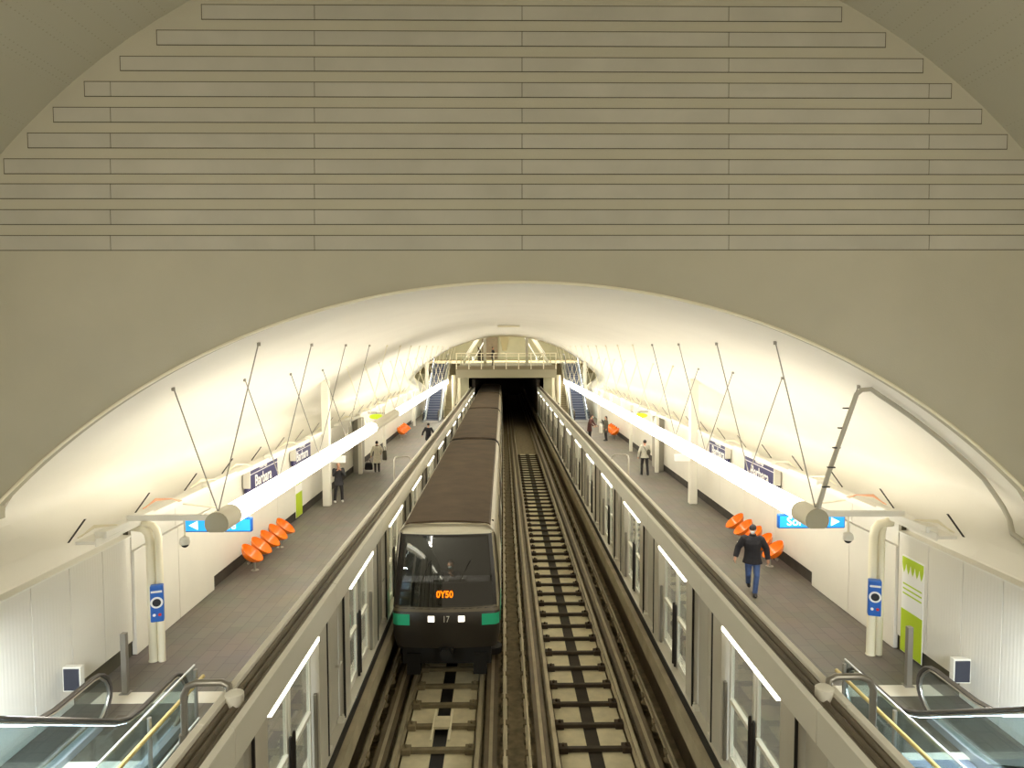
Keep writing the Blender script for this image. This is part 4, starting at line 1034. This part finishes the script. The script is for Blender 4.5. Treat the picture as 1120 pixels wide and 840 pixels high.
    if kind == 'cap':
        rs = []
        for z, r in ((.018, .083), (.05, .085), (.085, .072), (.11, .045), (.122, .012)): rs.append([hp(r*math.cos(q), r*1.18*math.sin(q)+.004, z) for q in [2*PI*j/16 for j in range(16)]])
        b.rings(rs); obj2('beanie', b, C['hair'], t, True)
    else:
        b.ell(hp(0,.014,.026), (sc(.083), sc(.094), sc(.100)), RH, 16, 12)
        if kind == 'long': b.tube([hp(0,.05,.03), hp(0,.075,-.06), hp(0,.08,-.16)], [(sc(.075), sc(.05)), (sc(.08), sc(.045)), (sc(.06), sc(.03))], 12)
        if kind == 'bun': b.ell(hp(0,.10,.05), (sc(.04),)*3)
        # cut the face free
        for v in list(b.bm.verts):
            q = RH.inverted() @ (v.co - h)/k
            if q.y < -.045 and q.z < .062: v.co += RH @ Vector((0, (.0-.045-q.y)*k*1.0+.02*k, 0))
        obj2('hair', b, C['hair'], t, True)
    if C.get('mask'):
        b = MB(); rs = []
        for z, w, yy in ((-.085, .034, -.085), (-.06, .054, -.112), (-.03, .062, -.126), (-.005, .058, -.112)):
            rs.append([hp(w*math.sin(u), yy*math.cos(u)*1.0 + .0, z) for u in [(-1.15+2.3*j/8) for j in range(9)]] + [hp(w*.9*math.sin(u), (yy+.012)*math.cos(u), z) for u in [(1.15-2.3*j/8) for j in range(9)]])
        b.rings(rs); obj2('face_mask', b, C['mask'], t, True)
    t.location = loc; t.rotation_euler = (0, 0, rotz)
    return t, J, k
def obj2(name, mb, m, t, smooth=False):
    o = obj(name, mb, m, None, smooth); o.parent = t; return o

blk = cloth('cloth_black', (34, 32, 36)); denim = cloth('cloth_denim', (70, 92, 140)); dk = cloth('cloth_dark', (44, 42, 44)); beige = cloth('cloth_beige', (232, 224, 202))
burg = cloth('cloth_burgundy', (92, 58, 54)); olive = cloth('cloth_olive', (88, 84, 72)); charcoal = cloth('cloth_charcoal', (62, 60, 62)); brown_hair = mat('hair_dark', (34, 26, 22), .6)
shoe_b = mat('shoe_black', (28, 26, 26), .5); shoe_w = mat('shoe_white', (225, 222, 215), .5); lightgrey = cloth('cloth_pale', (196, 192, 178)); bagm = cloth('bag_black', (30, 28, 30)); white_c = cloth('cloth_white', (226, 222, 212))

# man walking toward the camera on the right platform
person('man in black jacket, jeans, dark beanie and white face mask walking on the right platform', (6.12, 17.1, 0), math.radians(-14), 1.84,
    dict(pelvis=(0,0,.93), hiL=(.09,0,.91), hiR=(-.09,0,.91), knL=(.095,-.13,.52), anL=(.06,-.10,.10), knR=(-.085,.02,.50), anR=(-.05,.34,.20),
         elL=(.33,.05,1.15), wrL=(.36,-.02,.90), elR=(-.33,.02,1.16), wrR=(-.40,-.06,.93)),
    dict(bulk=.05, top=blk, trousers=denim, shoe=shoe_b, hair=mat('beanie_dark', (38, 36, 40), .9), hairkind='cap', mask=M['facemask'], hem=.80, look=math.radians(-20), nod=math.radians(12), collar=blk))
# photographer standing by the left column
t, J, k = person('person in black coat with white shoes standing beside the tall left column, hands raised', (-7.14, 27.95, 0), math.radians(20), 1.68,
    dict(elR=(-.22,-.12,1.20), wrR=(-.08,-.26,1.42), elL=(.24,-.10,1.18), wrL=(.07,-.28,1.44), knL=(.13,-.02,.50), anL=(.15,.02,.09), knR=(-.13,-.03,.5), anR=(-.17,0,.09)),
    dict(top=charcoal, trousers=dk, shoe=shoe_w, hair=brown_hair, hem=.74, topname='coat'))
person('woman in long beige hooded coat standing on the left platform, bag at her side', (-6.80, 34.7, 0), math.radians(200), 1.62,
    dict(elR=(-.28,.0,1.16), wrR=(-.26,-.14,1.02), elL=(.29,.0,1.16), wrL=(.32,-.05,.92)),
    dict(top=beige, trousers=dk, shoe=shoe_b, hair=brown_hair, hairkind='bun', hem=.52, topname='coat', collar=cloth('fur_collar', (120, 108, 86))))
def bag(loc, w, h, m, lab, cat='bag', handle=True):
    t = thing('handbag', lab, cat, loc)
    b = MB(); x, y, z = loc
    b.rings([[(x+a*w*.5*f, y+c*.09*f, z+zz*h) for a, c in [(math.copysign(abs(math.cos(q))**.5, math.cos(q)), math.copysign(abs(math.sin(q))**.5, math.sin(q))) for q in [2*PI*j/16+.01 for j in range(16)]]] for zz, f in ((0,.85),(.1,1.0),(.6,.95),(.95,.8),(1,.6))])
    obj('bag_body', b, m, t, smooth=True)
    b = MB(); b.tube([(x-w*.25, y, z+h*.95), (x-w*.2, y, z+h*1.3), (x, y, z+h*1.42), (x+w*.2, y, z+h*1.3), (x+w*.25, y, z+h*.95)], .012, 6); obj('bag_handle', b, m, t, smooth=True)
    return t
bag((-7.24, 34.75, .12), .42, .36, bagm, 'black bag held low beside the woman in beige coat'); bag((-6.40, 34.7, .62), .22, .50, olive, 'dark shoulder bag hanging at the right side of the woman in beige')
person('person in black coat walking away toward the far left escalator', (-4.95, 42.0, 0), math.radians(170), 1.72,
    dict(elR=(-.34,.05,1.15), wrR=(-.42,.0,.92), elL=(.34,.03,1.16), wrL=(.40,.0,.95), knL=(.1,-.12,.52), anR=(-.1,.2,.15)),
    dict(top=blk, trousers=dk, shoe=shoe_b, hair=brown_hair, hem=.66, topname='coat'))
person('person in pale jacket and black trousers walking away on the right platform', (6.78, 33.5, 0), math.radians(184), 1.78,
    dict(elR=(-.27,-.06,1.17), wrR=(-.16,-.20,1.12), elL=(.29,.03,1.15), wrL=(.31,-.05,.90), knL=(.12,-.08,.52), anL=(.13,-.04,.10), knR=(-.12,.03,.5), anR=(-.13,.12,.10)),
    dict(top=lightgrey, trousers=dk, shoe=shoe_b, hair=brown_hair, hem=.86))
b = MB(); bx = 6.78; b.tube([(bx-.12, 33.36, 1.50), (bx+.03, 33.32, 1.28), (bx+.17, 33.36, 1.06)], [(.03,.012)]*3, 6); b.ell((bx+.17, 33.42, 1.16), (.11, .07, .15))
tag(obj('shoulder_bag', b, olive, smooth=True), 'dark bag slung over the back of the person in the pale jacket', 'bag')
person('person in dark grey coat standing by the distant orange seats on the right', (6.75, 46.0, 0), math.radians(-80), 1.70,
    dict(), dict(top=olive, trousers=dk, shoe=shoe_b, hair=brown_hair, hem=.60, topname='coat', hairkind='long'))
bag((6.38, 45.9, .55), .25, .62, white_c, 'white shopping bag carried by the person in dark grey coat')
person('person in burgundy coat leaning over a dark trolley near the far right escalator', (5.65, 46.2, 0), math.radians(60), 1.80,
    dict(chest=(0,-.08,1.28), neck=(0,-.12,1.45), head=(0,-.17,1.60), shL=(.18,-.10,1.40), shR=(-.18,-.10,1.40), elL=(.24,-.20,1.15), wrL=(.2,-.38,1.0), elR=(-.24,-.2,1.15), wrR=(-.2,-.38,1.0)),
    dict(top=burg, trousers=dk, shoe=shoe_b, hair=brown_hair, hem=.62, topname='coat', mask=M['facemask_b']))
person('distant dark figure standing between the right platform doors and the far stairs', (4.35, 56.5, 0), math.radians(160), 1.75, dict(), dict(top=blk, trousers=dk, shoe=shoe_b, hair=brown_hair, hem=.7, vox=.014))
person('distant dark figure standing between the left platform doors and the far stairs', (-4.2, 56.0, 0), math.radians(200), 1.72, dict(), dict(top=blk, trousers=dk, shoe=shoe_b, hair=brown_hair, hem=.7, vox=.014))
person('dark figure crossing the far footbridge behind its railing', (-1.2, 61.5, 4.75), math.radians(80), 1.72, dict(), dict(top=charcoal, trousers=dk, shoe=shoe_b, hair=brown_hair, hem=.7, vox=.014))
t = thing('trolley_bag', 'dark wheeled trolley bag in front of the person in burgundy coat', 'suitcase', (5.28, 45.95, 0))
mb = MB(); mb.box(5.10, 5.46, 45.82, 46.08, .06, .62); obj('case', mb, bagm, t, bevel=.03)
mb = MB(); mb.tube([(5.18, 45.95, .62), (5.18, 45.95, .95), (5.38, 45.95, .95), (5.38, 45.95, .62)], .012, 6); obj('pull_handle', mb, M['grey_metal'], t)
for dx in (-.13, .13):
    mb = MB(); mb.tube([(5.28+dx-.02, 45.95, .05), (5.28+dx+.02, 45.95, .05)], .05, 10); obj('wheel', mb, M['rubber'], t)
# driver seated in the cab, one hand at the chin
person('masked train driver seated behind the windscreen, one hand raised to the chin', (XT+.05, 15.66, -.02), math.radians(-8), 1.72,
    dict(pelvis=(0,.06,.62+.02), waist=(0,.05,.80), chest=(0,.02,1.02), neck=(0,-.01,1.20), head=(0,-.05,1.36), shL=(.18,0,1.13), shR=(-.18,0,1.13),
         hiL=(.09,.02,.60), hiR=(-.09,.02,.60), knL=(.12,-.34,.58), knR=(-.12,-.34,.58), anL=(.12,-.30,.16), anR=(-.12,-.30,.16),
         elL=(.24,-.18,.98), wrL=(.11,-.27,1.17), elR=(-.25,-.10,.92), wrR=(-.22,-.33,.98)),
    dict(top=blk, trousers=dk, shoe=shoe_b, hair=brown_hair, hem=.50, mask=M['facemask_b']))

# ------------------------------------------------------------------ LIGHT
W = bpy.data.worlds.new('world'); S.world = W; W.use_nodes = True
W.node_tree.nodes['Background'].inputs['Color'].default_value = lin((255, 238, 205)); W.node_tree.nodes['Background'].inputs['Strength'].default_value = WORLD
def area(name, loc, size, energy, col, rot=(0, 0, 0), sy=None):
    l = bpy.data.lights.new(name, 'AREA'); l.energy = energy; l.size = size; l.color = col
    if sy: l.shape = 'RECTANGLE'; l.size_y = sy
    o = bpy.data.objects.new(name, l); COL.objects.link(o); o.location = loc; o.rotation_euler = rot; return o
# fill lights added out of view to brighten the front wall and near chamber
for sx in (-1, 1):
    area('near_fill', (sx*6.0, 0.5, 6.2), 1.2, E_FILL, (1.0, .94, .80), (math.radians(88), 0, 0), 4.0)
# fill lights added above the far mezzanine to brighten it
for sx in (-1, 1): area('far_fill', (sx*4.0, 80, 11.5), 3.0, E_FAR, (1.0, .95, .8))
# cool fill added above the near escalator steps, boosting the balustrade strips
for sx in (-1, 1): area('escalator_fill', (sx*6.4, 8.0, 2.4), 1.0, 420, (.85, .93, 1.0))
cl = bpy.data.lights.new('cab_fill', 'POINT'); cl.energy = 40; cl.shadow_soft_size = .1; co = bpy.data.objects.new('cab_fill', cl); COL.objects.link(co); co.location = (XT-.3, 15.3, 2.1)  # fill added inside the cab so the driver shows

S.view_settings.view_transform = 'Standard'; S.view_settings.look = 'None'; S.view_settings.gamma = 1.0
S.view_settings.use_curve_mapping = False; S.view_settings.exposure = EXPO
